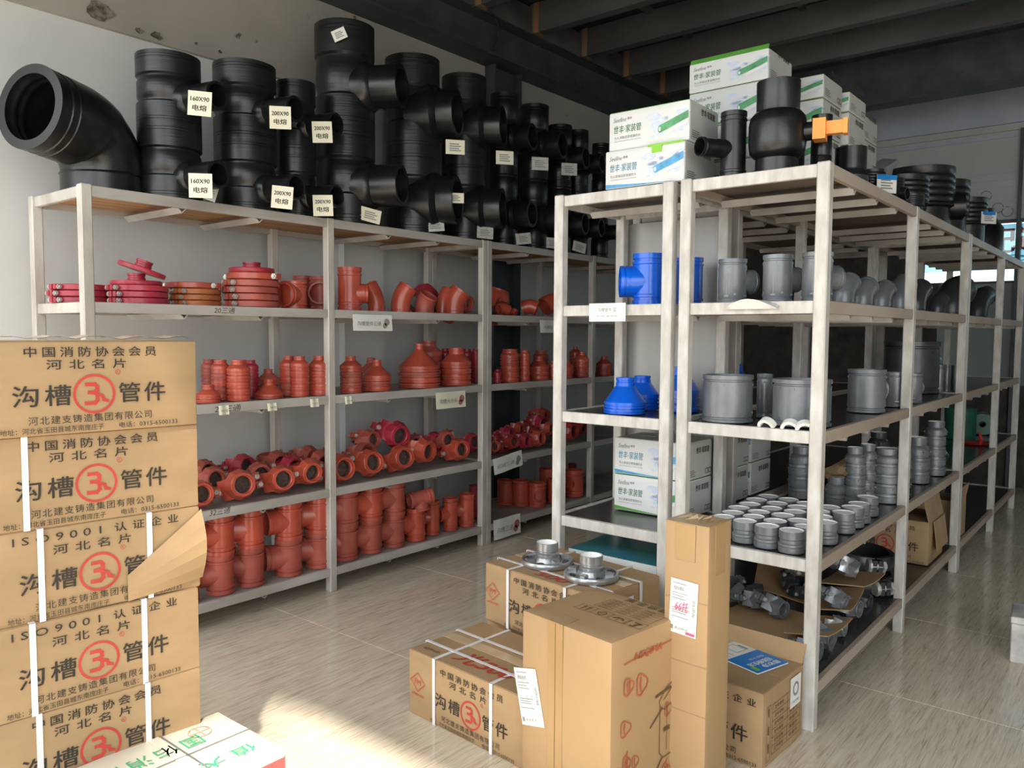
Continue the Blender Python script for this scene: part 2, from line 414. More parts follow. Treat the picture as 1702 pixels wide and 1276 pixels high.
def chip(r, seed):
    q = random.Random(seed); m = MB(); n = 14
    rim = [(r * (0.6 + 0.6 * q.random()) * cos(2 * pi * k / n), r * 0.75 * (0.6 + 0.6 * q.random()) * sin(2 * pi * k / n)) for k in range(n)]
    vs = [(x, -0.004 - 0.004 * q.random(), z) for x, z in rim] + [(x * 0.5, -0.001, z * 0.5) for x, z in rim] + [(0, -0.003, 0)]
    fs = [(k, (k + 1) % n, n + (k + 1) % n, n + k) for k in range(n)] + [(n + k, n + (k + 1) % n, 2 * n) for k in range(n)]
    return m.add(vs, fs).mesh('chip', M_CHIP, False)
M_CHIP = mat('bare_mortar', (0.17, 0.15, 0.115), 0.95, 0, 0.4, 40, 0.6, 50)
for k, (x, z, r) in enumerate([(1.83, 2.975, 0.065), (2.02, 2.935, 0.022), (2.11, 2.935, 0.03), (3.37, 3.30, 0.03), (3.42, 3.42, 0.016), (2.62, 2.95, 0.012), (2.47, 2.95, 0.012), (2.33, 2.955, 0.012)]):
    part('plaster_chip', chip(r, k), trim_1, (x - trim_1.location.x, -0.0155, z - trim_1.location.z))
sbox('trim_2', (3.30, WY - 0.06, 0), (3.63, WY - 0.002, 2.90), M_WALL)
m_ = MB()
sbox('wall_right', (0.08, -4.8, -0.02), (9.0, -4.6, 4.2), M_WALL)
sbox('wall_front', (0.08, -4.6, 3.35), (0.2, WY, 4.2), M_WALL)
ceiling = sbox('ceiling', (0.2, -4.6, 3.93), (9.0, WY, 4.02), M_DECKING)
# steel: wall beam, end beam, column, joists
def ibeam(lo, hi, axis, material, t=0.014):
    m = MB(); (x0, y0, z0), (x1, y1, z1) = lo, hi
    m.box((x0, y0, z0), (x1, y1, z0 + t)); m.box((x0, y0, z1 - t), (x1, y1, z1))
    if axis == 'x': c = (y0 + y1) / 2; m.box((x0, c - 0.005, z0 + t), (x1, c + 0.005, z1 - t))
    else: c = (x0 + x1) / 2; m.box((c - 0.005, y0, z0 + t), (c + 0.005, y1, z1 - t))
    return m.mesh('beam', material, False)
struct('beam', ibeam((0.21, 3.90, 3.44), (8.6, 4.12, 3.72), 'x', M_STEEL))
struct('beam', ibeam((7.62, -4.6, 3.45), (7.82, 3.9, 3.90), 'y', M_STEEL))
cm = MB(); cm.box((4.69, 4.02, 0), (4.705, 4.149, 3.44)); cm.box((5.0, 4.02, 0), (5.015, 4.149, 3.44)); cm.box((4.705, 4.08, 0), (5.0, 4.09, 3.44))
struct('column', cm.mesh('column', M_STEEL, False))
def joist_me():
    m = MB()
    m.box((-0.006, -4.55, 0), (0.006, 3.9, 0.22)); m.box((0.006, -4.55, 0), (0.075, 3.9, 0.012)); m.box((0.006, -4.55, 0.208), (0.075, 3.9, 0.22))
    return m.mesh('joist', M_JOIST, False)
jm = joist_me()
rust_me = MB().box((-0.012, -0.05, 0.0), (0.05, 0.0, 0.225)).box((0.05, -0.03, 0.0), (0.09, 0.0, 0.03)).mesh('rusty_end', M_RUST, False)
gus_me = MB().box((0.0, -0.012, 0.0), (0.58, 0.0, 0.19)).mesh('end_plate', M_JOIST, False)
for k in range(14):
    x = 0.34 + 0.66 * k
    if x > 7.5: continue
    j = struct('joist', jm, (x, 0, 3.70)); 
    part('rusty_end', rust_me, j, (0, 3.86, -0.002), label='rusty welded joist end')
    part('end_plate', gus_me, j, (0.078, 3.89, 0.005))
for k in range(7):
    sbox('batten', (0.21, 3.2 - 0.95 * k, 3.89), (7.6, 3.24 - 0.95 * k, 3.93), M_JOIST)
# far end: panels, window strip, dark lower wall
FX = 8.7
wf = sbox('wall_far', (FX, -4.6, 2.49), (FX + 0.15, WY, 4.2), M_PANEL2)
sbox('trim_3', (FX - 0.03, -4.6, 3.36), (FX - 0.001, WY, 3.93), M_PANEL)
sbox('trim_4', (FX - 0.022, -4.6, 3.295), (FX - 0.001, WY, 3.335), M_PANEL2)
sbox('trim_5', (FX - 0.015, -4.6, 3.235), (FX - 0.001, WY, 3.27), M_PANEL)
for k in range(6):
    part('panel_rib', box_mesh(0.008, 8.6, 0.012, M_PANEL, 0), wf, (-0.079, 0, 0.10 + 0.065 * k))
ringm = MB()
for a in range(20):
    pass
ringm.lathe([(0.042, -0.003), (0.048, -0.003), (0.048, 0.003), (0.042, 0.003)], 24)
ring_me = ringm.mesh('round_mark', mat('panel_mark', (0.14, 0.155, 0.155), 0.7), True)
for y, z in ((1.62, 2.66), (1.38, 2.72), (1.28, 2.60), (1.20, 2.56)):
    part('round_mark', ring_me, wf, (-0.077, y - wf.location.y, z - wf.location.z), (0, pi / 2, 0))
sbox('wall_far_lower', (FX, -4.6, -0.02), (FX + 0.15, WY, 0.95), M_DARKWALL)
sbox('trim_8', (FX, 1.75, 0.95), (FX + 0.06, WY, 1.90), M_DARKWALL)
sbox('trim_6', (FX, -4.6, 0.95), (FX + 0.06, 1.75, 1.90), mat('frosted_grey_green_panel', (0.13, 0.165, 0.16), 0.35, 0, 0.06, 3))
w1 = sbox('window_1', (FX + 0.02, -4.6, 1.90), (FX + 0.08, 2.05, 1.925), M_STEEL)
sbox('trim_7', (FX, 2.05, 1.90), (FX + 0.15, WY, 2.49), M_DARKWALL)
def wpart(name, lo, hi, material):
    me, c = bx(lo, hi, material); part(name, me, w1, (c[0] - w1.location.x, c[1] - w1.location.y, c[2] - w1.location.z))
wpart('window_frame', (FX + 0.02, -4.6, 2.46), (FX + 0.08, 2.05, 2.49), M_STEEL)
for y in (1.105, -0.3, -1.5, -2.7):
    wpart('mullion', (FX - 0.03, y - 0.018, 1.925), (FX + 0.06, y + 0.018, 2.46), M_STEEL)
ys = [2.03, 1.105, -0.3, -1.5, -2.7, -4.5]
for a, b in zip(ys, ys[1:]):
    wpart('pane', (FX + 0.035, b + 0.019, 1.926), (FX + 0.041, a - 0.019, 2.459), M_GLASS)
sbox('mullion', (FX - 0.05, 1.092, 0.0), (FX - 0.001, 1.118, 3.3), M_STEEL)
sg = thing('window_sign', 'pale blue film with large red characters on the far window', 'sign', (FX + 0.05, 0.4, 2.03))
part('film', MB().box((0, -2.0, 0), (0.003, 1.55, 0.42)).mesh('film', M_FILM, False), sg)
tm = MB(); put_text(tm, '配送', 0, 0, 0.25, 0.51, bold=0.008)
tme = tm.mesh('lettering', M_SIGNRED, False)
part('lettering', tme, sg, (-0.004, 0.725, 0.27), (pi / 2, 0, -pi / 2))
wv = MB()
for k in range(4): wv.stroke([(-1.2 + 0.1 * i, 0.05 + 0.02 * k + 0.025 * sin(i * 0.8 + k)) for i in range(24)], 0.008)
part('wave_print', wv.mesh('wave_print', mat('blue_wave_print', (0.10, 0.25, 0.6), 0.5), False), sg, (-0.002, 0.2, 0.0), (pi / 2, 0, -pi / 2))

# cable looped over the wall beam
cb = [(4.45, 3.86, 3.70), (4.50, 3.87, 3.70), (4.58, 3.90, 3.66), (4.62, 3.92, 3.58), (4.60, 3.95, 3.50), (4.55, 4.0, 3.46)]
solo('cable', MB().tube(cb, 0.008, 8).mesh('cable', M_RUBBER), 'black cable looped down over the dark steel wall beam', 'cable')
# ------------------------------------------------------------------ shelving racks
PW = 0.045
def rack(name, label, px, y0, y1, levels, front, decks, frame, railm, group=None, ang=3):
    """px: outer X of every post pair (post covers x..x+PW); front: -1 when the aisle is at y0"""
    x0, x1 = px[0], px[-1] + PW
    r = thing(name, label, 'rack', ((x0 + x1) / 2, (y0 + y1) / 2, 0), group=group)
    ox, oy = r.location.x, r.location.y
    H = levels[0]
    pme = box_mesh(PW, PW, H + 0.004, frame, 0.004)
    for x in px:
        for y in (y0 + PW / 2, y1 - PW / 2):
            part('post', pme, r, (x + PW / 2 - ox, y - oy, 0))
    for k, z in enumerate(levels):
        for a, b in zip(px, px[1:]):
            L = b - a - PW
            rm = box_mesh(L, 0.022, 0.045, railm, 0.002)
            for y in (y0 + 0.011 + 0.003, y1 - 0.014):
                part('rail', rm, r, ((a + PW + b) / 2 - ox, y - oy, z - 0.045))
            W = y1 - y0 - 0.056
            part('shelf_board', box_mesh(b - a - 0.002, W, 0.012, decks[k]), r, ((a + PW / 2 + b + PW / 2) / 2 - ox, 0, z - 0.016))
            n = ang if L > 0.8 else 1
            am = cached(('ang', round(W, 3), frame.name), lambda: MB().box((-0.002, -W / 2 - 0.01, 0), (0.002, W / 2 + 0.01, 0.034), Matrix.Rotation(radians(45), 4, 'Y')).box((-0.002, -W / 2 - 0.01, 0), (0.002, W / 2 + 0.01, 0.034), Matrix.Rotation(radians(-45), 4, 'Y')).mesh('angle_bar', M_FRAMEG, False))
            for i in range(n):
                part('angle_bar', am, r, (a + PW + L * (i + 1) / (n + 1) - ox, 0, z - 0.016 - 0.0255 - 0.022))
        for x in (px[0], px[-1]):
            em = box_mesh(0.022, y1 - y0 - 2 * PW, 0.045, frame, 0.002)
            part('end_rail', em, r, (x + PW / 2 - ox, 0, z - 0.045))
    return r
LLEV = (2.01, 1.532, 1.072, 0.568, 0.131)
RLEV = (2.0, 1.531, 1.073, 0.614, 0.167)
dl = (M_PLY, M_GREYDECK, M_GREYDECK, M_GREYDECK, M_GREYDECK)
dr = (M_BROWNPLY, M_GREYDECK, M_FILMPLY, M_FILMPLY, M_FILMPLY)
rk1 = rack('storage_rack', 'long grey metal rack of red fittings along the white wall', (1.44, 2.68, 3.92), 3.456, 4.007, LLEV, -1, dl, M_FRAMEL, M_FRAMEG, ang=2)
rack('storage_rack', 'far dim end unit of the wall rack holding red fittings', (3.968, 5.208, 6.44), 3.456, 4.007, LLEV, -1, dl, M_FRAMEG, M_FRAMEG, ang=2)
rack('storage_rack', 'narrow pale metal rack holding blue fittings and white cartons', (2.815, 3.315), 1.505, 2.074, RLEV, -1, dr, M_FRAME, M_FRAME)
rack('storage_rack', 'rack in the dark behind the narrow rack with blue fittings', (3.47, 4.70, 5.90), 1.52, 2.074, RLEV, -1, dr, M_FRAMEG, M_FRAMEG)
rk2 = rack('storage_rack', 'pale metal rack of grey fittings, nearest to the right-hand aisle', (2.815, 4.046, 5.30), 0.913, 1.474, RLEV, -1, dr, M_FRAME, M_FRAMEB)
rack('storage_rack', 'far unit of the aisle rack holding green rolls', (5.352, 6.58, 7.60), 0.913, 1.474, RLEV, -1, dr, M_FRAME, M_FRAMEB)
# pale sheet standing behind the narrow rack
solo('sheet_panel', box_mesh(0.02, 0.545, 1.94, M_SHEET), 'tall pale grey sheet standing behind the narrow rack', 'panel', (3.40, 1.80, 0.0))
# writing on the rails of the wall rack
def rail_note(txt, x, z, w, h):
    m = MB(); put_text(m, txt, 0, 0, h, w, shear=0.2)
    part('handwriting', m.mesh('handwriting', M_INK, False), rk1, (x - rk1.location.x, 3.4585 - rk1.location.y, z), (pi / 2, 0, 0))
rail_note('20三通', 2.077, 1.511, 0.11, 0.032)
rail_note('2  三通', 2.085, 1.045, 0.14, 0.036)
rail_note('32三通', 2.035, 0.556, 0.11, 0.036)
# paper cards on the shelf edges
def card(label, x0, x1, z0, z1, txt, pic=None, y=3.449, tilt=0.0, material=None, name='shelf_card', size=None):
    w, h = x1 - x0, z1 - z0
    t = thing(name, label, 'card', ((x0 + x1) / 2, y, z0), (0, tilt, 0))
    m = MB(); n = 6
    pts = []
    for i in range(n + 1):
        u = i / n
        for k in (0, 1): pts.append((-w / 2 + w * u, -0.004 * sin(u * pi * 2.0) - (0.006 if k == 0 else 0), h * k))
    vs = pts + [(a, b + 0.0012, c) for a, b, c in pts]; N = len(pts); fs = []
    for i in range(n):
        a = 2 * i; fs += [(a, a + 2, a + 3, a + 1), (N + a + 1, N + a + 3, N + a + 2, N + a), (a, N + a, N + a + 2, a + 2), (a + 1, a + 3, N + a + 3, N + a + 1)]
    fs += [(0, 1, N + 1, N), (2 * n, N + 2 * n, N + 2 * n + 1, 2 * n + 1)]
    part('paper', m.add(vs, fs).mesh('paper', material or M_PAPER, True), t)
    if txt:
        tm = MB(); put_text(tm, txt, -w * (0.12 if pic else 0), h * 0.45, h * 0.3, w * (0.6 if pic else 0.7))
        part('lettering', tm.mesh('lettering', M_GREYTXT, False), t, (0, -0.0125, 0), (pi / 2, 0, 0))
    if pic:
        pm = MB(); pm.lathe([(0.0, 0), (h * 0.22, 0)], 12, Matrix.Translation((w * 0.33, h * 0.55, 0)), closed=False)
        pm.lathe([(0.0, 0), (h * 0.17, 0)], 12, Matrix.Translation((w * 0.28, h * 0.32, 0)), closed=False)
        part('picture', pm.mesh('picture', pic, False), t, (0, -0.0128, 0), (pi / 2, 0, 0))
    return t
M_PICR = mat('faded_red_picture', (0.45, 0.16, 0.17), 0.7); M_PICB = mat('brown_picture', (0.36, 0.30, 0.24), 0.7)
card('white picture card under the shelf of tall tees and elbows', 2.838, 3.123, 1.42, 1.51, '沟槽管件三通', M_PICB)
card('white card below the pile of elbows on the far unit', 4.523, 4.72, 1.415, 1.505, '沟槽弯头')
card('cream card with a red cone picture below the largest reducer stack', 3.479, 3.745, 0.943, 1.045, '沟槽大小头', M_PICR, material=M_NOTE)
card('tilted white card hanging below the crimson heap on the far unit', 4.03, 4.335, 0.478, 0.585, '机械三通', M_PICB, tilt=-0.10)
card('white card with red fitting picture at the bottom shelf of the far unit', 4.027, 4.313, 0.02, 0.155, '沟槽三通', M_PICR)
for x0, x1, z0, z1, lb, tx in ((2.031, 2.083, 1.018, 1.062, 'small cream note below the two low reducers by the carton pile', '89变'),
                               (2.295, 2.347, 1.018, 1.056, 'small cream note below the low broad reducer with a cone', '108变'),
                               (2.551, 2.604, 1.02, 1.062, 'small cream note beside the middle post, left of it', '114变'),
                               (2.78, 2.826, 1.02, 1.062, 'small cream note beside the middle post, right of it', '114')):
    card(lb, x0, x1, z0, z1, tx, material=M_NOTE, name='shelf_note')
t = thing('shelf_card', 'white printed card on the pale end rail below the blue tee', 'card', (2.808, 1.793, 1.462), (0, 0, -pi / 2))
part('paper', box_mesh(0.176, 0.002, 0.075, M_PAPER), t)
tm = MB(); put_text(tm, '沟槽管件 蓝', 0, 0.048, 0.018, 0.09); put_text(tm, 'grooved pipe fittings', 0, 0.022, 0.012, 0.10, shear=0.2)
part('lettering', tm.mesh('lettering', M_GREYTXT, False), t, (0, -0.0016, 0), (pi / 2, 0, 0))
t = thing('curled_paper', 'curled white paper lying on the pale end rail below grey tees', 'paper', (2.812, 1.18, 1.50), (0, 0, -pi / 2))
m = MB(); n = 8
for i in range(n):
    u0, u1 = i / n, (i + 1) / n
    g = lambda u: -0.10 + 0.2 * u
    a = lambda u: 0.034 * sin(pi * u)
    m.quad((g(u0), -0.004, 0.004), (g(u1), -0.004, 0.004), (g(u1), -0.012 - 0.02 * sin(pi * u1), 0.006 + a(u1)), (g(u0), -0.012 - 0.02 * sin(pi * u0), 0.006 + a(u0)))
    m.quad((g(u0), -0.012 - 0.02 * sin(pi * u0), 0.006 + a(u0)), (g(u1), -0.012 - 0.02 * sin(pi * u1), 0.006 + a(u1)), (g(u1), 0.06, 0.034), (g(u0), 0.06, 0.034))
part('paper', m.mesh('paper', M_PAPER), t)

# ------------------------------------------------------------------ fittings
M_BORESHADE = mat('painted_bore_shade', (0.10, 0.065, 0.055), 0.7, 0, 0.3, 60)  # dark tone painted in for the shade inside the outlets
RX90 = Matrix.Rotation(pi / 2, 4, 'X')           # local z -> -y
def rnd(*a): return tuple(round(x, 3) for x in a)
def grooved_profile(r, h, rim=0.10, inner=0.86):
    rw = min(rim * h, r * 0.34); g = rw * 0.5
    a = [(r, 0), (r, rw), (r * 0.91, rw + 0.001), (r * 0.91, rw + g), (r * 1.01, rw + g + 0.001), (r * 1.01, rw + g * 2.0), (r * 0.965, rw + g * 2.3)]
    b = [(x, h - z) for x, z in reversed(a)]
    return a + b + [(r * inner, h), (r * inner, 0)]
def end_profile(r, r0, L, inner=0.86, floor_=0.25):
    """branch: starts at the axis, ends with a groove and a rim, hollow with a floor"""
    rw = r * 0.26; g = rw * 0.35
    return [(r0, 0), (r0, L - rw * 2.6), (r * 0.975, L - rw * 2.2), (r, L - rw * 1.9), (r, L - rw - g), (r * 0.94, L - rw - g + 0.002), (r * 0.94, L - rw), (r, L - rw + 0.002), (r, L), (r * inner, L), (r * inner, L * floor_), (0, L * floor_)]
def tee(label, cat, x, y, z, r, h, yaw, material, rb=None, bl=None, zb=None, group=None, name='pipe_tee', rot=None, n=28):
    rb = rb or r * 0.95; bl = bl or r * 1.65; zb = zb or h * 0.5
    t = thing(name, label, cat, (x, y, z), rot or (0, 0, yaw), group)
    k = rnd(r, h) + (material.name,)
    part('body', cached(('run',) + k, lambda: MB().lathe(grooved_profile(r, h), n).mesh('run', material)), t)
    part('branch', cached(('br',) + rnd(rb, bl) + (material.name,), lambda: MB().lathe(end_profile(rb, rb * 0.975, bl), n, RX90, closed=False).mesh('branch', material)), t, (0, 0, zb))
    return t
def reducer(label, x, y, z, r, hs, hc, hn, rn, material, group=None, name='pipe_reducer', tilt=(0, 0, 0)):
    """grooved skirt, cone and narrow neck"""
    t = thing(name, label, 'reducer', (x, y, z), tilt, group)
    def body():
        a = [(r * 0.88, 0), (r, 0), (r, hs * 0.28), (r * 0.95, hs * 0.32), (r * 0.95, hs * 0.46), (r, hs * 0.5), (r, hs * 0.92), (r * 0.97, hs), (rn * 1.05, hs + hc), (rn, hs + hc * 1.02)]
        a += [(rn, hs + hc + hn * 0.45), (rn * 0.93, hs + hc + hn * 0.5), (rn * 0.93, hs + hc + hn * 0.66), (rn, hs + hc + hn * 0.7), (rn, hs + hc + hn), (rn * 0.82, hs + hc + hn), (rn * 0.82, hs + hc * 0.8), (r * 0.88, hs * 0.9)]
        return MB().lathe(a, 28).mesh('reducer', material)
    part('skirt_and_cone', cached(('red',) + rnd(r, hs, hc, hn, rn) + (material.name,), body), t)
    return t
def cap(label, x, y, z, r, hs, material, group=None, tilt=(0, 0, 0), name='nested_reducer', liner=None):
    t = thing(name, label, 'cap', (x, y, z), tilt, group)
    def body():
        a = [(0, hs * 0.60), (r * 0.86, hs * 0.60), (r * 0.86, 0), (r * 0.985, 0), (r, hs * 0.06), (r, hs * 0.30), (r * 0.965, hs * 0.34), (r * 0.965, hs * 0.44), (r, hs * 0.48), (r, hs * 0.80), (r * 0.90, hs * 0.84), (r * 0.90, hs * 0.985), (0, hs * 0.985)]
        return MB().lathe(a, 28, closed=False).mesh('cap', material)
    part('body', cached(('cap',) + rnd(r, hs) + (material.name,), body), t)
    return t
ORD = ['lowest', 'second', 'third', 'fourth', 'fifth', 'sixth', 'seventh']
def reducer_stack(desc, x, y, z, r, H, n, material, cone=0.5, neck=None, kind='red', group=None, topmat=None):
    """n grooved pieces on one another, the top one showing its cone and neck"""
    rn = neck or r * 0.5
    hc = (r - rn) * cone * 1.5; hn = min(0.04, r * 0.42)
    hs = max(0.012, (H - hc - hn)) / n
    for i in range(n):
        jx, jy = R_.uniform(-1, 1) * 0.02 * r, R_.uniform(-1, 1) * 0.02 * r
        m_i = material if R_.random() < 0.75 or material not in (M_RED,) else M_RED2
        if i < n - 1:
            nm = (f'{ORD[i]} {kind} ring up in {desc}')
            cap(nm, x + jx, y + jy, z + hs * i, r, hs, m_i, group)
        else:
            nm = (f'{kind} reducer with neck topping {desc}' if n > 1 else f'single {kind} reducer, {desc}')
            reducer(nm, x + jx, y + jy, z + hs * i, r, hs, hc, hn, rn, topmat or material, group)
# bolts shared by couplings and mechanical tees (axis local z, middle at 0)
def bolt_me(L, r):
    def mk():
        m = MB()
        m.lathe([(0, -L / 2), (r * 0.55, -L / 2), (r * 0.55, L / 2), (0, L / 2)], 8, closed=False)
        m.lathe([(0, L * 0.26), (r, L * 0.26), (r, L * 0.40), (0, L * 0.40)], 6, closed=False)
        m.lathe([(0, -L * 0.5), (r * 0.9, -L * 0.5), (r * 1.05, -L * 0.44), (r * 1.05, -L * 0.34), (0, -L * 0.34)], 10, closed=False)
        return m.mesh('bolt', M_BOLT)
    return cached(('bolt', round(L, 3), round(r, 4)), mk)
def coupling(label, x, y, z, r, h, yaw, material, group=None, rot=None, name='pipe_coupling', wall=0.16, halfmat=None):
    """two half rings with bolted ears; lies flat, axis up"""
    t = thing(name, label, 'coupling', (x, y, z), rot or (0, 0, yaw), group)
    ri = r * (1 - wall)
    def half():
        prof = [(ri, h * 0.04), (r * 0.97, h * 0.04), (r, h * 0.14), (r, h * 0.86), (r * 0.97, h * 0.96), (ri, h * 0.96)]
        m = MB().lathe(prof, 22, None, radians(2), radians(178))
        for s in (-1, 1):
            lo = (r * 0.90, 0.004, h * 0.10) if s > 0 else (-r * 1.17, 0.004, h * 0.10)
            hi = (r * 1.17, r * 0.17, h * 0.90) if s > 0 else (-r * 0.90, r * 0.17, h * 0.90)
            m.box(lo, hi)
        return m.mesh('housing_half', material)
    hm = cached(('half',) + rnd(r, h, wall) + (material.name,), half)
    part('housing_half', hm, t); part('housing_half', hm, t, (0, 0, 0), (0, 0, pi))
    bl = r * 0.62
    for s in (-1, 1):
        part('bolt', bolt_me(round(bl, 3), round(h * 0.42, 3)), t, (s * r * 1.06, 0, h / 2), (pi / 2, 0, 0))
    part('gasket', cached(('gas',) + rnd(r, h, wall), lambda: MB().lathe([(ri * 0.97, h * 0.1), (ri * 0.999, h * 0.1), (ri * 0.999, h * 0.9), (ri * 0.97, h * 0.9)], 24).mesh('gasket', M_RUBBER)), t)
    return t
def mech_tee(label, x, y, z, r, rot, material, group=None, sides=8, name='mechanical_tee', strapless=False, lower=None, boltmat=None):
    """saddle outlet pointing along local -Y, its face at the origin; a half strap and two bolts behind it"""
    t = thing(name, label, 'tee', (x, y, z), rot, group)
    L = r * 1.15; rr = r * 1.55                       # outlet length, radius of the strap that grips the pipe
    def outlet():
        m = MB()
        m.lathe([(r * 1.42, -L), (r * 1.36, -L * 0.80), (r * 1.12, -L * 0.20), (r * 1.0, -L * 0.14), (r * 0.9, -L * 0.14), (r * 0.9, -L * 1.1), (r * 1.30, -L * 1.1)], sides, RX90)
        m.lathe([(r * 1.02, -L * 0.4), (r * 1.04, -L * 0.03), (r * 1.02, 0), (r * 0.86, 0), (r * 0.84, -L * 0.24), (r * 0.77, -L * 0.28), (r * 0.77, -L * 1.2), (r * 0.9, -L * 1.2)], 20, RX90)
        return m.mesh('outlet', material, True, 20)
    def saddle(front):
        # band around a pipe whose axis is local Z, centre behind the outlet
        w = r * 0.95 if front else r * 0.55
        c = L + rr * 0.62
        a0, a1 = (radians(185), radians(355)) if front else (radians(5), radians(175))
        m = MB(); arcs = ((radians(185), radians(236)), (radians(304), radians(355))) if front else ((a0, a1),)
        for b0, b1 in arcs: m.lathe([(rr * 0.88, -w), (rr, -w), (rr * 1.05, 0), (rr, w), (rr * 0.88, w)], 8 if front else 14, Matrix.Translation((0, c, 0)), b0, b1)
        for s in (-1, 1):
            y0, y1 = (c - rr * 0.28, c - 0.002) if front else (c + 0.002, c + rr * 0.28)
            m.box((min(s * rr * 0.85, s * rr * 1.42), y0, -r * 0.34), (max(s * rr * 0.85, s * rr * 1.42), y1, r * 0.34))
        return m.mesh('saddle', material)
    k = (round(r, 3), sides, material.name)
    part('outlet', cached(('mo',) + k, outlet), t)
    part('bore_shade', cached(('mb', round(r, 3)), lambda: MB().lathe([(0, -L * 1.02), (r * 0.775, -L * 1.02), (r * 0.775, -L * 0.55), (r * 0.765, -L * 0.55), (r * 0.765, -L * 1.0), (0, -L * 1.0)], 18, RX90, closed=False).mesh('bore_shade', M_BORESHADE)), t, label='dark disc painted as the shade inside the outlet')  # closed dark disc stands in for the shade deep in the outlet
    part('saddle', cached(('ms',) + k, lambda: saddle(True)), t)
    part('strap_half', cached(('mh',) + k, lambda: saddle(False)), t)
    c = L + rr * 0.62
    for s in (-1, 1):
        part('bolt', bolt_me(round(rr * 1.05, 3), round(r * 0.24, 3)), t, (s * rr * 1.2, c, 0), (-pi / 2 + pi, 0, 0))
    return t
def elbow(label, x, y, z, r, angle, R, yaw, material, group=None, rot=None, name='pipe_elbow', straight=None, n=22, cat='elbow', hollow=0.84):
    """starts upright at the base and bends towards local -Y; grooved rims at both ends"""
    t = thing(name, label, cat, (x, y, z), rot or (0, 0, yaw), group)
    s0 = straight if straight is not None else r * 0.55
    def mk():
        path = []; rad = []
        def P_(q):   # distance along: list of (pos, radius)
            return q
        segs = [(0.0, 1.0), (s0 * 0.42, 1.0), (s0 * 0.45, 0.945), (s0 * 0.62, 0.945), (s0 * 0.66, 1.0), (s0, 0.99)]
        for d, k in segs: path.append((0, 0, d)); rad.append(r * k)
        m = 9
        for i in range(1, m + 1):
            a = angle * i / m
            path.append((0, -(R - R * cos(a)), s0 + R * sin(a))); rad.append(r * 0.99)
        ex = Vector(path[-1]); dr = Vector((0, -sin(angle), cos(angle)))
        for d, k in reversed(segs[:-1]):
            path.append(tuple(ex + dr * (s0 - d))); rad.append(r * k)
        return MB().tube(path, rad, n, None, False, hollow).mesh('elbow', material)
    part('body', cached(('elb',) + rnd(r, angle, R, s0, hollow) + (material.name,), mk), t)
    return t
def black_tee(label, x, y, z, r, h, yaw, rb, bl, zb, tag=None, group=None, tagpos=None):
    """thick-walled black tee: stepped run with ribbed ends and a coned outlet"""
    t = thing('black_pipe_tee', label, 'tee', (x, y, z), (0, 0, yaw), group)
    def run():
        a = [(r, 0), (r, h * 0.05), (r * 0.988, h * 0.052), (r, h * 0.056), (r, h * 0.085), (r * 0.988, h * 0.088), (r, h * 0.092), (r, h * 0.30), (r * 0.93, h * 0.325), (r * 0.93, h * 0.36), (r * 0.97, h * 0.39), (r * 0.97, h * 0.5)]
        b = [(q, h - w) for q, w in reversed(a[:-1])]
        return MB().lathe(a + b + [(r * 0.82, h), (r * 0.82, 0)], 36).mesh('run', M_BLACKR)
    part('body', cached(('brun',) + rnd(r, h), run), t)
    def outl():
        a = [(rb * 1.2, 0), (rb * 1.2, r * 0.92), (rb * 1.04, r * 1.10), (rb, r * 1.12), (rb, bl), (rb * 0.8, bl), (rb * 0.8, bl * 0.35), (0, bl * 0.35)]
        return MB().lathe(a, 30, RX90, closed=False).mesh('outlet', M_BLACK)
    part('outlet', cached(('bout',) + rnd(rb, bl, r), outl), t, (0, 0, zb))
    return t
def note_on(t, x, y, z, w, h, yaw, lines, material=None, tilt=0.0, name='paper_note'):
    """paper note taped on a fitting; x,y,z and yaw in world space, text faces local -Y"""
    base = t.location; ry = t.rotation_euler.z
    M = Matrix.Rotation(-ry, 3, 'Z'); p = M @ (Vector((x, y, z)) - base)
    q = part(name, box_mesh(w, 0.0015, h, material or M_NOTE), t, tuple(p), (0, tilt, yaw - ry))
    if lines:
        m = MB()
        for i, s in enumerate(lines):
            put_text(m, s, 0, h * (0.68 - 0.36 * i) if len(lines) > 1 else h * 0.5, h * 0.26, w * (0.78 if i == 0 else 0.6), bold=0.0007)
        part('handwriting', m.mesh('handwriting', M_INK, False), q, (0, -0.0013, 0), (pi / 2, 0, 0))
    else:
        m = MB()
        for i in range(4): m.box((-w * 0.3, -0.0002, h * (0.22 + 0.15 * i)), (w * (0.3 - 0.1 * (i % 2)), 0, h * (0.30 + 0.15 * i)))
        part('print', m.mesh('print', M_GREYTXT, False), q, (0, -0.001, 0))
    return q
def nipple(label, x, y, z, r, h, group=None, waist=True, material=None, yaw=0.0):
    """short grey grooved nipple with a white lining"""
    mt = material or M_GREY
    t = thing('lined_nipple', label, 'pipe nipple', (x, y, z), (0, 0, yaw), group)
    def body():
        a = [(r * 0.93, 0), (r, 0), (r * 1.03, h * 0.04), (r * 1.03, h * 0.24), (r * 0.99, h * 0.27), (r * 1.05, h * 0.31), (r * 1.04, h * 0.40), (r * 0.90, h * 0.47), (r * 0.90, h * 0.58), (r * 0.97, h * 0.61), (r, h * 0.64), (r, h), (r * 0.93, h)]
        return MB().lathe(a, 30).mesh('body', mt, True, 22)
    part('body', cached(('nip',) + rnd(r, h) + (mt.name,), body), t)
    part('lining', cached(('lin',) + rnd(r, h), lambda: MB().lathe([(0, h * 0.97), (r * 0.86, h * 0.97), (r * 0.89, h * 1.004), (r * 0.955, h * 1.004), (r * 0.955, h * 0.97)], 30, closed=False).mesh('lining', M_LINER)), t)
    return t
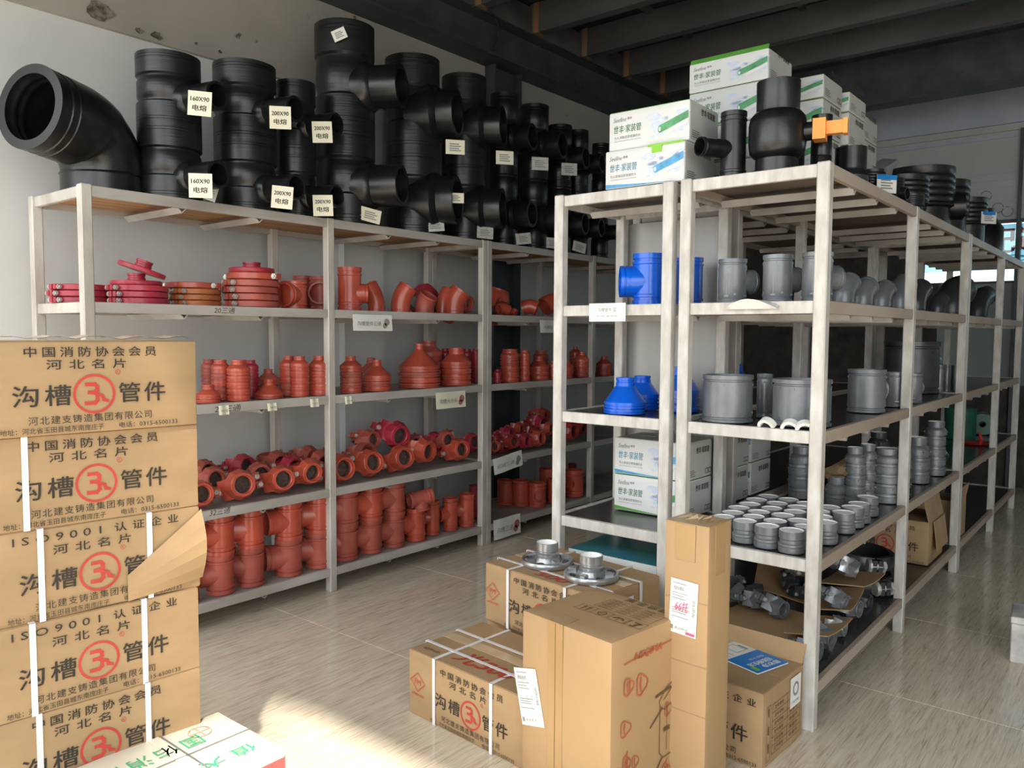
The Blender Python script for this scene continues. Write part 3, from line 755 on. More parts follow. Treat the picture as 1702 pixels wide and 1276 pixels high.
def cast_reducer(label, x, y, z, r, h, top=False, group=None, name='cast_reducer', material=None, lined=True):
    """grey cast piece: wide lower ring with small lugs, step, narrower upper ring"""
    mt = material or M_GREY
    t = thing(name, label, 'reducer', (x, y, z), (0, 0, R_.uniform(0, 6)), group)
    def body():
        if top:
            a = [(r * 0.86, 0), (r * 0.985, 0), (r, h * 0.02), (r, h * 0.34), (r * 0.93, h * 0.36), (r * 0.93, h * 0.40), (r * 0.80, h * 0.54), (r * 0.73, h * 0.56), (r * 0.73, h * 0.66), (r * 0.78, h * 0.67), (r * 0.78, h), (r * 0.70, h), (r * 0.70, h * 0.5)]
        else:
            a = [(r * 0.86, 0), (r * 0.985, 0), (r, h * 0.03), (r, h * 0.56), (r * 0.955, h * 0.58), (r * 0.955, h * 0.64), (r * 0.985, h * 0.66), (r * 0.97, h * 0.84), (r * 0.86, h * 0.86), (r * 0.86, h * 0.985), (r * 0.70, h * 0.985), (r * 0.70, h * 0.5)]
        m = MB().lathe(a, 28)
        for k in range(6):
            m.box((-0.005, -0.004, -0.003), (0.005, 0.004, 0.003), Matrix.Rotation(k * pi / 3, 4, 'Z') @ Matrix.Translation((r * 0.995, 0, h * (0.22 if top else 0.40))))
        return m.mesh('body', mt, True, 22)
    part('body', cached(('cr', top) + rnd(r, h) + (mt.name,), body), t)
    if top and lined:
        part('lining', cached(('crl',) + rnd(r, h), lambda: MB().lathe([(0, h * 0.94), (r * 0.66, h * 0.94), (r * 0.70, h * 1.006), (r * 0.755, h * 1.006), (r * 0.755, h * 0.98)], 26, closed=False).mesh('lining', M_LINER)), t)
    return t
def cast_tee(label, x, y, z, r, h, yaw, material=None, rb=None, bl=None, branch=True, group=None, name='cast_tee', cat='tee'):
    """grey grooved casting with a raised top ring, seam lines and lugs"""
    mt = material or M_GREY
    t = thing(name, label, cat, (x, y, z), (0, 0, yaw), group)
    def body():
        a = [(r * 0.9, 0), (r, 0), (r * 1.02, h * 0.01), (r * 1.02, h * 0.06), (r * 0.96, h * 0.075), (r * 0.96, h * 0.10), (r, h * 0.12), (r, h * 0.86), (r * 0.96, h * 0.875), (r * 0.96, h * 0.90), (r * 1.02, h * 0.915), (r * 1.02, h), (r * 0.90, h)]
        return MB().lathe(a, 34).mesh('body', mt)
    part('body', cached(('ct',) + rnd(r, h) + (mt.name,), body), t)
    def seams():
        m = MB()
        for k in range(4):
            M = Matrix.Rotation(k * pi / 2 + 0.5, 4, 'Z')
            m.box((r * 0.995, -0.0012, h * 0.16), (r * 1.004, 0.0012, h * 0.82), M)
            for zz in (0.16, 0.82): m.box((r * 0.99, -0.009, h * zz - 0.003), (r * 1.02, 0.009, h * zz + 0.003), M)
            for zz in (0.20, 0.80): m.box((r * 0.99, -0.004, h * zz - 0.004), (r * 1.02, 0.004, h * zz + 0.004), Matrix.Rotation(k * pi / 2 + 1.1, 4, 'Z'))
        return m.mesh('casting_lugs', mt, False)
    part('casting_lugs', cached(('cs',) + rnd(r, h) + (mt.name,), seams), t)
    if branch:
        rb = rb or r * 0.9; bl = bl or r * 1.75
        part('branch', cached(('cb',) + rnd(rb, bl) + (mt.name,), lambda: MB().lathe(end_profile(rb, rb * 0.96, bl), 28, RX90, closed=False).mesh('branch', mt)), t, (0, 0, h * 0.5))
    part('lid_disc', cached(('cl',) + rnd(r, h) + (mt.name,), lambda: MB().lathe([(0, h * 0.93), (r * 0.9, h * 0.93)], 30, closed=False).mesh('inside', mt)), t)
    return t

L5 = [('c0', 1.915, 3.519, 0.036, 0.564), ('c1', 2.056, 3.502, 0.065, 0.542), ('c2', 2.238, 3.531, 0.068, 0.54), ('c3', 2.455, 3.517, 0.07, 0.541), ('c4', 2.668, 3.548, 0.073, 0.517), ('c5', 2.843, 3.538, 0.075, 0.535), ('c6', 3.02, 3.525, 0.069, 0.535), ('c7', 3.219, 3.548, 0.069, 0.54), ('c8', 3.385, 3.529, 0.06, 0.34), ('c9', 3.576, 3.573, 0.045, 0.348), ('c10', 3.734, 3.57, 0.049, 0.341), ('c11', 3.885, 3.564, 0.054, 0.345), ('c12', 4.092, 3.672, 0.042, 0.358)]
L5b = [('d0', 4.575, 3.798, 0.066, 0.313), ('d1', 4.616, 3.683, 0.063, 0.321), ('d2', 4.682, 3.581, 0.067, 0.306), ('d3', 4.881, 3.568, 0.062, 0.308), ('d4', 4.968, 3.688, 0.075, 0.362), ('d5', 5.173, 3.587, 0.074, 0.337), ('d6', 5.54, 3.866, 0.036, 0.31)]
L3 = [('r1', 1.95, 3.397, 0.055, 1.169, 2), ('r1b', 2.089, 3.58, 0.044, 1.151, 2), ('r2', 2.163, 3.752, 0.04, 1.271, 5), ('r3', 2.108, 3.56, 0.044, 1.274, 5), ('r4', 2.085, 3.362, 0.054, 1.28, 5), ('r5', 2.282, 3.572, 0.04, 1.269, 5), ('r6', 2.252, 3.368, 0.071, 1.182, 2), ('r7', 2.436, 3.649, 0.055, 1.217, 3), ('r8', 2.438, 3.471, 0.048, 1.29, 5), ('r9', 2.444, 3.386, 0.047, 1.289, 5), ('r10', 2.584, 3.412, 0.056, 1.289, 5), ('r11', 2.786, 3.404, 0.06, 1.283, 5), ('r12', 3.008, 3.449, 0.083, 1.257, 3), ('r13', 3.164, 3.679, 0.072, 1.259, 3), ('r14', 3.341, 3.45, 0.125, 1.346, 4), ('r15', 3.681, 3.712, 0.09, 1.361, 4), ('r16', 3.688, 3.473, 0.097, 1.316, 4), ('r17', 3.943, 3.818, 0.041, 1.304, 5), ('r18', 4.084, 3.659, 0.031, 1.305, 6), ('r18b', 4.147, 3.804, 0.042, 1.298, 5), ('r19', 4.135, 3.513, 0.031, 1.166, 2), ('r20', 4.273, 3.517, 0.067, 1.301, 5), ('r21', 4.431, 3.51, 0.038, 1.291, 5), ('r22', 4.611, 3.52, 0.075, 1.242, 3), ('r23', 4.959, 3.77, 0.063, 1.279, 4), ('r24', 4.683, 3.447, 0.031, 1.21, 3), ('r25', 4.831, 3.432, 0.051, 1.207, 4), ('r26', 5.118, 3.493, 0.063, 1.27, 4), ('r26b', 5.438, 3.775, 0.05, 1.303, 4), ('r27', 5.543, 3.564, 0.067, 1.226, 3)]
L4 = [(1.967, 3.486, 0.646, 0.047), (2.183, 3.486, 0.661, 0.052), (2.416, 3.486, 0.655, 0.05), (2.598, 3.486, 0.662, 0.048), (2.131, 3.644, 0.676, 0.045), (2.389, 3.644, 0.662, 0.047), (2.599, 3.644, 0.674, 0.046), (2.795, 3.644, 0.673, 0.047), (2.176, 3.794, 0.692, 0.043), (2.403, 3.794, 0.692, 0.045), (2.607, 3.794, 0.68, 0.044), (2.829, 3.794, 0.688, 0.045), (2.811, 3.486, 0.659, 0.057), (3.023, 3.486, 0.669, 0.055), (3.266, 3.486, 0.668, 0.054), (3.468, 3.486, 0.678, 0.056), (3.768, 3.486, 0.662, 0.05), (3.118, 3.644, 0.706, 0.047), (3.304, 3.565, 0.784, 0.057), (3.16, 3.644, 0.773, 0.043), (3.511, 3.644, 0.703, 0.046), (3.701, 3.644, 0.705, 0.043), (3.754, 3.597, 0.714, 0.043), (3.978, 3.565, 0.682, 0.044), (4.091, 3.486, 0.649, 0.033), (4.304, 3.486, 0.656, 0.038), (4.447, 3.486, 0.648, 0.039), (4.614, 3.486, 0.652, 0.044), (4.269, 3.549, 0.624, 0.034), (4.425, 3.612, 0.697, 0.035), (4.622, 3.676, 0.701, 0.036), (4.789, 3.723, 0.714, 0.037), (4.847, 3.644, 0.729, 0.041), (5.054, 3.77, 0.76, 0.043), (5.029, 3.486, 0.665, 0.055), (5.157, 3.644, 0.66, 0.043), (5.309, 3.581, 0.656, 0.039), (4.716, 3.612, 0.675, 0.036), (4.4, 3.676, 0.668, 0.03), (4.841, 3.565, 0.694, 0.036)]
L2 = [('ka', 1.572, 3.8, 0.138), ('kb', 1.758, 3.64, 0.141), ('kc', 2.069, 3.7, 0.136), ('kd', 2.324, 3.62, 0.153), ('t1', 2.582, 3.62, 0.068), ('t2', 2.819, 3.7, 0.063), ('t3', 2.812, 3.86, 0.055), ('t4', 2.942, 3.6, 0.067), ('e1', 3.157, 3.62, 0.051), ('e2', 3.33, 3.6, 0.06), ('e3', 3.493, 3.56, 0.061), ('e3b', 3.658, 3.72, 0.058), ('e4', 3.708, 3.62, 0.041), ('e5', 3.778, 3.58, 0.068), ('f1', 4.482, 3.7, 0.048), ('f2', 4.224, 3.58, 0.039), ('f3', 4.344, 3.58, 0.025), ('f4', 4.518, 3.6, 0.052), ('f5', 4.777, 3.6, 0.072)]
BT = [('s1', 1.904, 3.61, 0.14, 2.659, 2.341), ('s2', 2.299, 3.61, 0.151, 2.721, 2.345), ('s3', 2.591, 3.6, 0.103, 2.707, 2.341), ('s4', 2.943, 3.63, 0.181, 3.099, 2.532), ('s5', 3.573, 3.63, 0.174, 3.057, 2.499), ('s6', 4.024, 3.62, 0.144, 3.061, 2.512), ('s7', 4.431, 3.62, 0.099, 3.047, 2.527), ('s8', 4.77, 3.62, 0.106, 3.045, 2.544), ('s9', 5.09, 3.62, 0.083, 2.969, 2.538), ('s10', 5.33, 3.62, 0.069, 2.979, 2.534), ('s11', 5.541, 3.62, 0.053, 2.938, 2.53)]
GDATA = [('g1', 2.945, 1.312, 0.053, 1.7), ('g2', 2.945, 1.134, 0.053, 1.706), ('g3', 2.945, 0.989, 0.052, 1.707), ('h1', 2.915, 1.28, 0.097, 1.256), ('h2', 3.067, 1.215, 0.031, 1.251), ('h3', 3.064, 1.042, 0.14, 1.253), ('h4', 3.687, 1.01, 0.077, 1.263), ('h5', 3.967, 0.962, 0.051, 1.243), ('h6', 4.171, 0.936, 0.043, 1.231), ('h7', 5.211, 1.179, 0.151, 1.375), ('h8', 5.318, 1.048, 0.025, 1.237), ('h9', 5.405, 1.023, 0.022, 1.236), ('h10', 5.502, 0.996, 0.024, 1.23), ('b1', 2.877, 1.753, 0.096, 1.225), ('b2', 3.061, 1.758, 0.063, 1.222), ('b3', 3.114, 1.556, 0.067, 1.267), ('b4', 3.641, 1.727, 0.062, 1.245), ('b5', 3.857, 1.708, 0.074, 1.254), ('k1', 3.927, 1.368, 0.058, 0.866), ('k2', 3.867, 1.182, 0.054, 0.747), ('k3', 3.884, 1.103, 0.052, 0.892), ('k4', 4.019, 1.089, 0.042, 0.894), ('k5', 3.941, 0.979, 0.071, 0.893), ('k6', 4.128, 0.951, 0.035, 0.887), ('k7', 4.75, 1.029, 0.074, 0.863), ('k8', 4.975, 0.989, 0.065, 0.933), ('k9', 4.391, 1.137, 0.05, 0.914)]
NDATA = [(2.94, 1.233, 0.05), (2.93, 1.136, 0.046), (2.919, 1.04, 0.048), (2.953, 1.327, 0.043), (3.014, 1.128, 0.053), (3.027, 1.234, 0.044), (3.01, 1.038, 0.045), (3.117, 1.13, 0.046), (3.124, 1.226, 0.052), (3.04, 1.329, 0.045), (3.14, 1.328, 0.045), (3.224, 1.24, 0.044), (3.212, 1.145, 0.049), (3.103, 1.06, 0.045), (3.314, 1.145, 0.046), (3.242, 1.343, 0.052), (3.331, 1.246, 0.046), (3.346, 1.349, 0.051), (3.442, 1.245, 0.044), (3.457, 1.346, 0.051), (3.411, 1.153, 0.047), (3.124, 0.932, 0.046), (3.215, 0.935, 0.056), (3.111, 1.002, 0.046), (3.204, 1.028, 0.043), (3.309, 1.032, 0.047), (3.415, 1.034, 0.046), (3.344, 0.931, 0.046), (3.441, 0.925, 0.056)]
EDATA = [('x1', 3.508, 1.07, 0.046), ('x2', 3.778, 1.07, 0.047), ('x3', 4.073, 1.07, 0.049), ('x4', 4.391, 1.07, 0.058), ('x5', 4.753, 1.07, 0.055), ('x6', 5.278, 1.07, 0.046), ('x7', 6.343, 1.2, 0.108), ('x8', 7.042, 1.15, 0.081), ('x9', 4.303, 1.25, 0.055), ('x10', 4.66, 1.25, 0.043)]

def hz(x, y): 
    l = hypot(x, y); return x / l, y / l
def fit(x, y, r, ymin=None, xmin=None):
    """pushes a piece back along its line of sight until it clears the shelf edge"""
    k = 1.0
    for _ in range(40):
        if (ymin is None or y * k - r * k >= ymin) and (xmin is None or x * k - r * k >= xmin): break
        k += 0.004
    return x * k, y * k, r * k
def topz(x, y, x0, y0, z0):
    """same height in view after moving back"""
    k = hypot(x, y) / hypot(x0, y0); return 1.412 + (z0 - 1.412) * k
# ---- bottom shelf of the wall rack: red tees in stacks of two
D5 = {k[0]: k[1:] for k in L5}
LP = 3.456 + 0.028
yaws = dict(c0=-116, c1=-112, c2=-126, c3=-112, c4=-128, c5=-126, c6=-114, c7=-112, c8=-114, c9=-126, c10=-112, c11=-130, c12=0)
d5 = dict(c0='behind the carton pile', c1='first stack right of the carton pile', c2='second stack right of the carton pile', c3='third stack, with its branch towards the cartons', c4='stack just left of the middle post',
          c5='stack just right of the middle post', c6='second stack right of the middle post', c7='third stack right of the middle post, tallest')
for k, (x0, y0, r0, z1) in D5.items():
    x, y, r = fit(x0, y0, r0, LP)
    zt = topz(x, y, x0, y0, z1); H = zt - 0.131
    yw = radians(yaws[k])
    if k in d5:
        H = min(H, 0.384)
        for i in range(2):
            tee(f'{"lower" if i == 0 else "upper"} red tee on the bottom shelf, {d5[k]}', 'tee', x + 0.004 * i, y, 0.131 + H / 2 * i, r, H / 2, yw + (0.12 * i), M_RED2 if i == 0 or k in ('c5', 'c7') else M_RED, bl=r * 1.75, group='red tees stacked in twos on the bottom shelf')
    else:
        lab = dict(c8='single red tee under the lying open tee, bottom shelf', c9='small red tee right of the lying open tee, bottom shelf', c10='small red tee with a dark open branch, bottom shelf', c11='red small tee last before the double post, bottom shelf', c12='tall crimson pipe piece behind the double post, bottom shelf')[k]
        if k == 'c12':
            t = thing('pipe_sleeve', lab, 'pipe', (x, y, 0.131))
            part('body', MB().lathe(grooved_profile(r, H), 28).mesh('body', M_CRIMSON), t)
        else:
            tee(lab, 'tee', x, y, 0.131, r, H, yw, M_RED, bl=r * 1.6, group='small red tees on the bottom shelf')
x, y, r = fit(*D5['c8'][:3], LP)
tee('red tee lying open-ended on top of a single tee, bottom shelf', 'tee', x - 0.07, y - 0.015, 0.131 + 0.205 + r * 0.82, r * 0.82, 0.15, 0, M_RED2, bl=r * 1.2, rot=(radians(82), 0, radians(68)))
for k, (xx, yy, rr, hh) in enumerate([(3.60, 3.80, 0.045, 0.20), (3.76, 3.80, 0.045, 0.20), (3.68, 3.88, 0.045, 0.20), (2.36, 3.80, 0.06, 0.185), (2.95, 3.84, 0.06, 0.185)]):
    tee(['small red tee behind, between two front tees, bottom shelf', 'second small red tee in the back row, bottom shelf', 'small red tee farthest back by the wall, bottom shelf', 'red tee half hidden behind the third stack, bottom shelf', 'red tee half hidden behind the middle post, bottom shelf'][k], 'tee', xx, yy, 0.131, rr, hh, radians(-90), M_RED2)
lab5b = dict(d0='red wide pipe body, leftmost on the far unit bottom shelf', d1='second red wide body on the far unit bottom shelf', d2='red tee with a round branch facing out, far unit bottom shelf', d3='plain red body half behind a pale post, far unit bottom', d4='taller red body behind the tee with the round branch', d5='large red body seen through the narrow rack, bottom shelf', d6='dim red body at the back seen through the narrow rack')
for k, x0, y0, r0, z1 in L5b:
    x, y, r = fit(x0, y0, r0, LP); H = topz(x, y, x0, y0, z1) - 0.131
    if k == 'd2':
        tee(lab5b[k], 'tee', x, y, 0.131, r, H, radians(-52), M_RED, rb=r * 0.5, bl=r * 1.5)
    elif k == 'd5':
        tee(lab5b[k], 'tee', x, y, 0.131, r, H, radians(-80), M_RED, rb=r * 0.45, bl=r * 1.3)
    else:
        t = thing('pipe_stub', lab5b[k], 'pipe', (x, y, 0.131))
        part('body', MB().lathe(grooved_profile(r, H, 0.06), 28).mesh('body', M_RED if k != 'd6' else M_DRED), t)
# ---- middle shelf: reducers in stacks
lab3 = dict(r1='the low front stack beside the carton pile', r1b='the low stack behind, beside the carton pile', r2='the leftmost tall back stack', r3='the tall stack left of the front five-high stack', r4='the front five-high stack near the carton pile', r5='the dark stack behind the front five-high stack',
            r6='the low broad stack with a small neck', r7='the stack behind the low broad stack', r8='the tall stack just right of the back post', r9='the tall stack left of the one by the middle post', r10='the tall stack touching the middle post, left side',
            r11='the tall stack just right of the middle post', r12='the sloping low cone stack right of the middle post', r13='the stack behind the sloping cone stack', r14='the largest stack on the middle shelf', r15='the stack behind the largest stack', r16='the second largest stack',
            r17='the thin stack behind the second largest one', r18='the thin crimson stack by the double post', r18b='the hidden thin stack by the double post', r19='the tiny crimson stack right of the double post', r20='the straight tall stack right of the double post', r21='the thin tall stack on the far unit',
            r22='the low cone stack on the far unit', r23='the stack behind the low cone stack, far unit', r24='the small stack at the pale post, far unit', r25='the first stack seen through the narrow rack', r26='the second stack seen through the narrow rack', r26b='the back stack seen through the narrow rack', r27='the dim stack farthest right through the narrow rack')
neck3 = dict(r1=0.5, r1b=.5, r2=.7, r3=.7, r4=.62, r5=.6, r6=.38, r7=.42, r8=.55, r9=.58, r10=.55, r11=.46, r12=.33, r13=.35, r14=.2, r15=.5, r16=.5, r17=.6, r18=.8, r18b=.7, r19=.6, r20=.82, r21=.8, r22=.5, r23=.75, r24=.7, r25=.6, r26=.45, r26b=.4, r27=.4)
SH3 = []
for k, x0, y0, r0, z1, n in sorted(L3, key=lambda q: q[2]):       # front ones first; the others move back along the line of sight
    f0 = 1.0; r0 *= 0.985
    for step in range(400):
        x, y, r = x0 * f0, y0 * f0, r0 * f0
        if y - r >= LP and all(hypot(x - q[1], y - q[2]) > r + q[3] for q in SH3): break
        f0 += 0.002
    while y + r > 3.995 and r > 0.02:
        f0 -= 0.002; x, y = x0 * f0, y0 * f0; r = min([r0 * f0, 3.995 - y] + [hypot(x - q[1], y - q[2]) - q[3] for q in SH3])
        if y < LP + 0.02: break
    SH3.append([k, x, y, max(r, 0.018), topz(x, y, x0, y0, z1), n])
for k, x, y, r, zt, n in SH3:
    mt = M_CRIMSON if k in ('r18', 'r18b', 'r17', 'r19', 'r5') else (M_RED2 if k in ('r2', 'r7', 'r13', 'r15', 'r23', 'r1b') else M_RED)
    reducer_stack(lab3[k], x, y, 1.072, r, zt - 1.072, n, mt, cone=(0.62 if k in ('r14', 'r12', 'r6', 'r13', 'r22', 'r16') else 0.5), neck=r * neck3[k], group='red reducers on the middle shelf')
# ---- fourth shelf: mechanical tees with open outlets
seq = {}
for i, (x, y, z, r) in enumerate(L4):
    row = y > 3.70 and 2 or (y > 3.55 and 1 or 0)
    reg = 'left bay' if x < 2.70 else ('right bay' if x < 3.93 else 'far unit')
    row_n = ('front', 'second', 'back')[row]
    q = seq.setdefault((reg, row), 0); seq[(reg, row)] += 1
    lb = f'red saddle tee with open outlet, {("first","second","third","fourth","fifth","sixth","seventh","eighth","ninth","tenth")[q]} in the {row_n} row, {reg}, fourth shelf'
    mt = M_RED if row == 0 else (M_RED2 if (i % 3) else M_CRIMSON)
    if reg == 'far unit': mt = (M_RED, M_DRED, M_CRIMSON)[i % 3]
    a = R_.uniform(-14, 8)
    mech_tee(lb, x, y, z, r * 1.07, (radians(R_.uniform(-12, 6)), radians(R_.uniform(-25, 25)), radians(a)), mt, 'red saddle tees heaped on the fourth shelf', 10)
# ---- second shelf: couplings, tees, elbows
D2 = {k[0]: k[1:] for k in L2}
Zs = 1.532
def cstack(key, n, h, mt, desc, yaw=20, tops=None):
    x, y, r = D2[key]; r *= 0.88
    for i in range(n):
        coupling(f'{ORD[i]} flat bolted coupling up in {desc}', x + R_.uniform(-.006, .006), y + R_.uniform(-.004, .004), Zs + h * i, r, h, radians(yaw + R_.uniform(-6, 6)), mt, 'flat bolted couplings on the second shelf')
    return x, y, r, Zs + h * n
cstack('ka', 3, 0.0285, M_CRIMSON, 'the crimson stack behind the corner post', 12)
x, y, r, zt = cstack('kb', 3, 0.0285, M_CRIMSON, 'the crimson stack under a tilted disc', 14)
def disc(label, x, y, z, r, mt, rot=(0, 0, 0), rn=0.35, hn=0.035, th=0.02):
    t = thing('flanged_disc', label, 'flange', (x, y, z), rot)
    part('plate', MB().lathe([(0, 0), (r * 0.98, 0), (r, th * 0.2), (r, th * 0.8), (r * 0.98, th), (0, th)], 36, closed=False).mesh('plate', mt), t)
    part('neck', MB().lathe([(r * rn, th), (r * rn, th + hn * 0.4), (r * rn * 0.93, th + hn * 0.45), (r * rn * 0.93, th + hn * 0.65), (r * rn, th + hn * 0.7), (r * rn, th + hn), (r * rn * 0.8, th + hn), (r * rn * 0.8, th)], 26).mesh('neck', mt), t)
disc('crimson disc with neck lying flat on the coupling stack', x - 0.01, y, zt, r * 0.88, M_CRIMSON)
disc('tilted crimson disc with neck leaning on the coupling stack', x + 0.012, y + 0.0, zt + 0.063, r * 0.84, M_CRIMSON, (0, radians(19), radians(-30)))
x, y, r, zt = cstack('kc', 3, 0.0285, M_ORANGE, 'the orange stack', 25)
coupling('orange-red coupling shifted left on top of the orange stack', x - 0.02, y, zt, r * 1.02, 0.03, radians(-60), M_RED, 'flat bolted couplings on the second shelf')
x, y, r, zt = cstack('kd', 4, 0.035, M_RED2, 'the tall stack left of the orange-red tee', 15)
coupling('orange-red coupling with bolts in front, topping the tall stack', x + 0.01, y, zt, r * 0.95, 0.036, radians(-65), M_RED, 'flat bolted couplings on the second shelf')
disc('crimson disc with a short neck topping the tall coupling stack', x + 0.005, y, zt + 0.036, r * 0.83, M_CRIMSON, (0, 0, 0), 0.4, 0.03, 0.024)
x, y, r = D2['t1']; tee('orange-red upright tee right of the tall coupling stack', 'tee', x, y, Zs, r, 0.148, radians(-68), M_RED, bl=r * 1.5)
x, y, r = D2['t3']; tee('dull red tee in the back, behind the upright tee', 'tee', x, y, Zs, r, 0.20, radians(-90), M_RED2, bl=r * 1.4)
x, y, r = D2['t2']; tee('red tee with its large open branch facing out, left of post', 'tee', x, y, Zs, r, 0.19, radians(-42), M_RED2, rb=r * 0.98, bl=r * 1.5)
x, y, r = D2['t4']; tee('tall red tee with a short branch, right of the middle post', 'tee', x, y, Zs, r, 0.245, radians(52), M_RED, rb=r * 0.82, bl=r * 1.5, zb=0.10)
eb = dict(e1=('leaning red elbow beside the tall tee', -160, M_RED), e2=('red bent elbow, second right of the tall tee', 60, M_RED), e3=('shiny dull red elbow with a crimson one behind', 10, M_RED2), e3b=('crimson elbow behind the shiny dull elbow', 150, M_CRIMSON), e4=('red elbow left of the last elbow before the pile', 80, M_RED), e5=('last red elbow before the pile at the double post', 40, M_RED))
for k, (lb, yw, mt) in eb.items():
    x, y, r = D2[k]; h = 0.172 if k != 'e3' else 0.125
    if k == 'e3b': h = 0.18
    ang = radians(35); Rr = r * 1.3
    elbow(lb, x, y, Zs, r * 0.98, ang, (h - r) / sin(ang) * 0.9, radians(yw), mt, 'red elbows on the second shelf', straight=r * 0.5)
for i, (x, y, z, r, rot, mt, lb) in enumerate([
        (3.90, 3.55, 1.60, 0.05, (0.1, 0.3, 0.2), M_RED2, 'dark red saddle tee in the pile left of the double post, lowest'),
        (3.93, 3.68, 1.69, 0.062, (-1.2, 0.3, 0.3), M_RED, 'orange saddle tee on top of the pile left of the double post'),
        (3.80, 3.80, 1.70, 0.055, (-1.0, 0.6, -0.4), M_CRIMSON, 'crimson saddle tee at the back of the pile by the post'),
        (4.40, 3.72, 1.72, 0.07, (-1.35, 0.25, 0.2), M_RED, 'orange-red saddle tee standing up on the far unit pile')]):
    mech_tee(lb, x, y, z, r, rot, mt, None, 12)
for k, rot, lb in (('f2', (radians(75), 0.2, radians(70)), 'red elbow lying open-ended just right of the double post'), ('f4', (radians(70), 0.0, radians(30)), 'red elbow with a round mouth on the far unit pile'), ('f5', (radians(60), 0.3, radians(60)), 'red elbow at the pale post end of the pile'), ('f3', (radians(80), 0.1, radians(20)), 'small red elbow between two bigger ones on the pile')):
    x, y, r = D2[k]
    elbow(lb, x, y, Zs + r * 1.08, r, radians(40), r * 1.4, 0, M_RED, 'red elbows heaped on the far unit', rot=rot)
# ---- black fittings on top of the wall rack
Zt = 2.01
def big_elbow():
    t = thing('black_pipe_elbow', 'huge black elbow with its mouth facing left, end of the rack top', 'elbow', (1.655, 3.735, Zt))
    r = 0.172
    path = []; rad = []
    for d, k in ((0, 1.0), (0.085, 1.0), (0.09, 1.03), (0.10, 0.99)): path.append((0, 0, d)); rad.append(r * k)
    Rb = 0.188; m = 12
    for i in range(1, m + 1):
        a = radians(84) * i / m
        path.append((-(Rb - Rb * cos(a)), 0, 0.10 + Rb * sin(a))); rad.append(r * (0.99 if i < m - 4 else 1.02))
    e = Vector(path[-1]); dr = Vector((-sin(radians(84)), 0, cos(radians(84))))
    for d, k in ((0.05, 1.02), (0.10, 1.02), (0.104, 1.0), (0.118, 1.0), (0.122, 1.02), (0.137, 1.02), (0.141, 1.0), (0.155, 1.0), (0.159, 1.02), (0.19, 1.02)):
        path.append(tuple(e + dr * d)); rad.append(r * k)
    part('body', MB().tube(path, rad, 40, None, False, 0.80).mesh('elbow', M_BLACK), t)
    c = e + dr * 0.19
    part('end_collar', MB().lathe([(r * 0.80, -0.002), (r * 1.025, -0.002), (r * 1.025, 0.004), (r * 0.80, 0.004)], 40).mesh('collar', M_BLACKR), t, tuple(c), (0, -radians(84), 0))
    t.rotation_euler = (0, 0, radians(20))
big_elbow()
sl = dict(s1=('160x90', 'first black stack, nearest the huge elbow'), s2=('200x90', 'second black stack from the huge elbow'), s3=('200x90', 'third black stack, slimmer, left of the tallest'), s4=('', 'the tallest black stack'), s5=('', 'fifth black stack, right of the tallest'), s6=('', 'sixth black stack'), s7=('', 'seventh black stack'), s8=('', 'eighth black stack'), s9=('', 'ninth black stack, in the dark'), s10=('', 'tenth black stack, in the dark'), s11=('', 'last black stack by the white cartons'))
odims = dict(s1=(.062, .31), s2=(.062, .33), s3=(.058, .27), s4=(.115, .335), s5=(.11, .335), s6=(.12, .31), s7=(.105, .28), s8=(.10, .27), s9=(.09, .26), s10=(.08, .25), s11=(.06, .2))
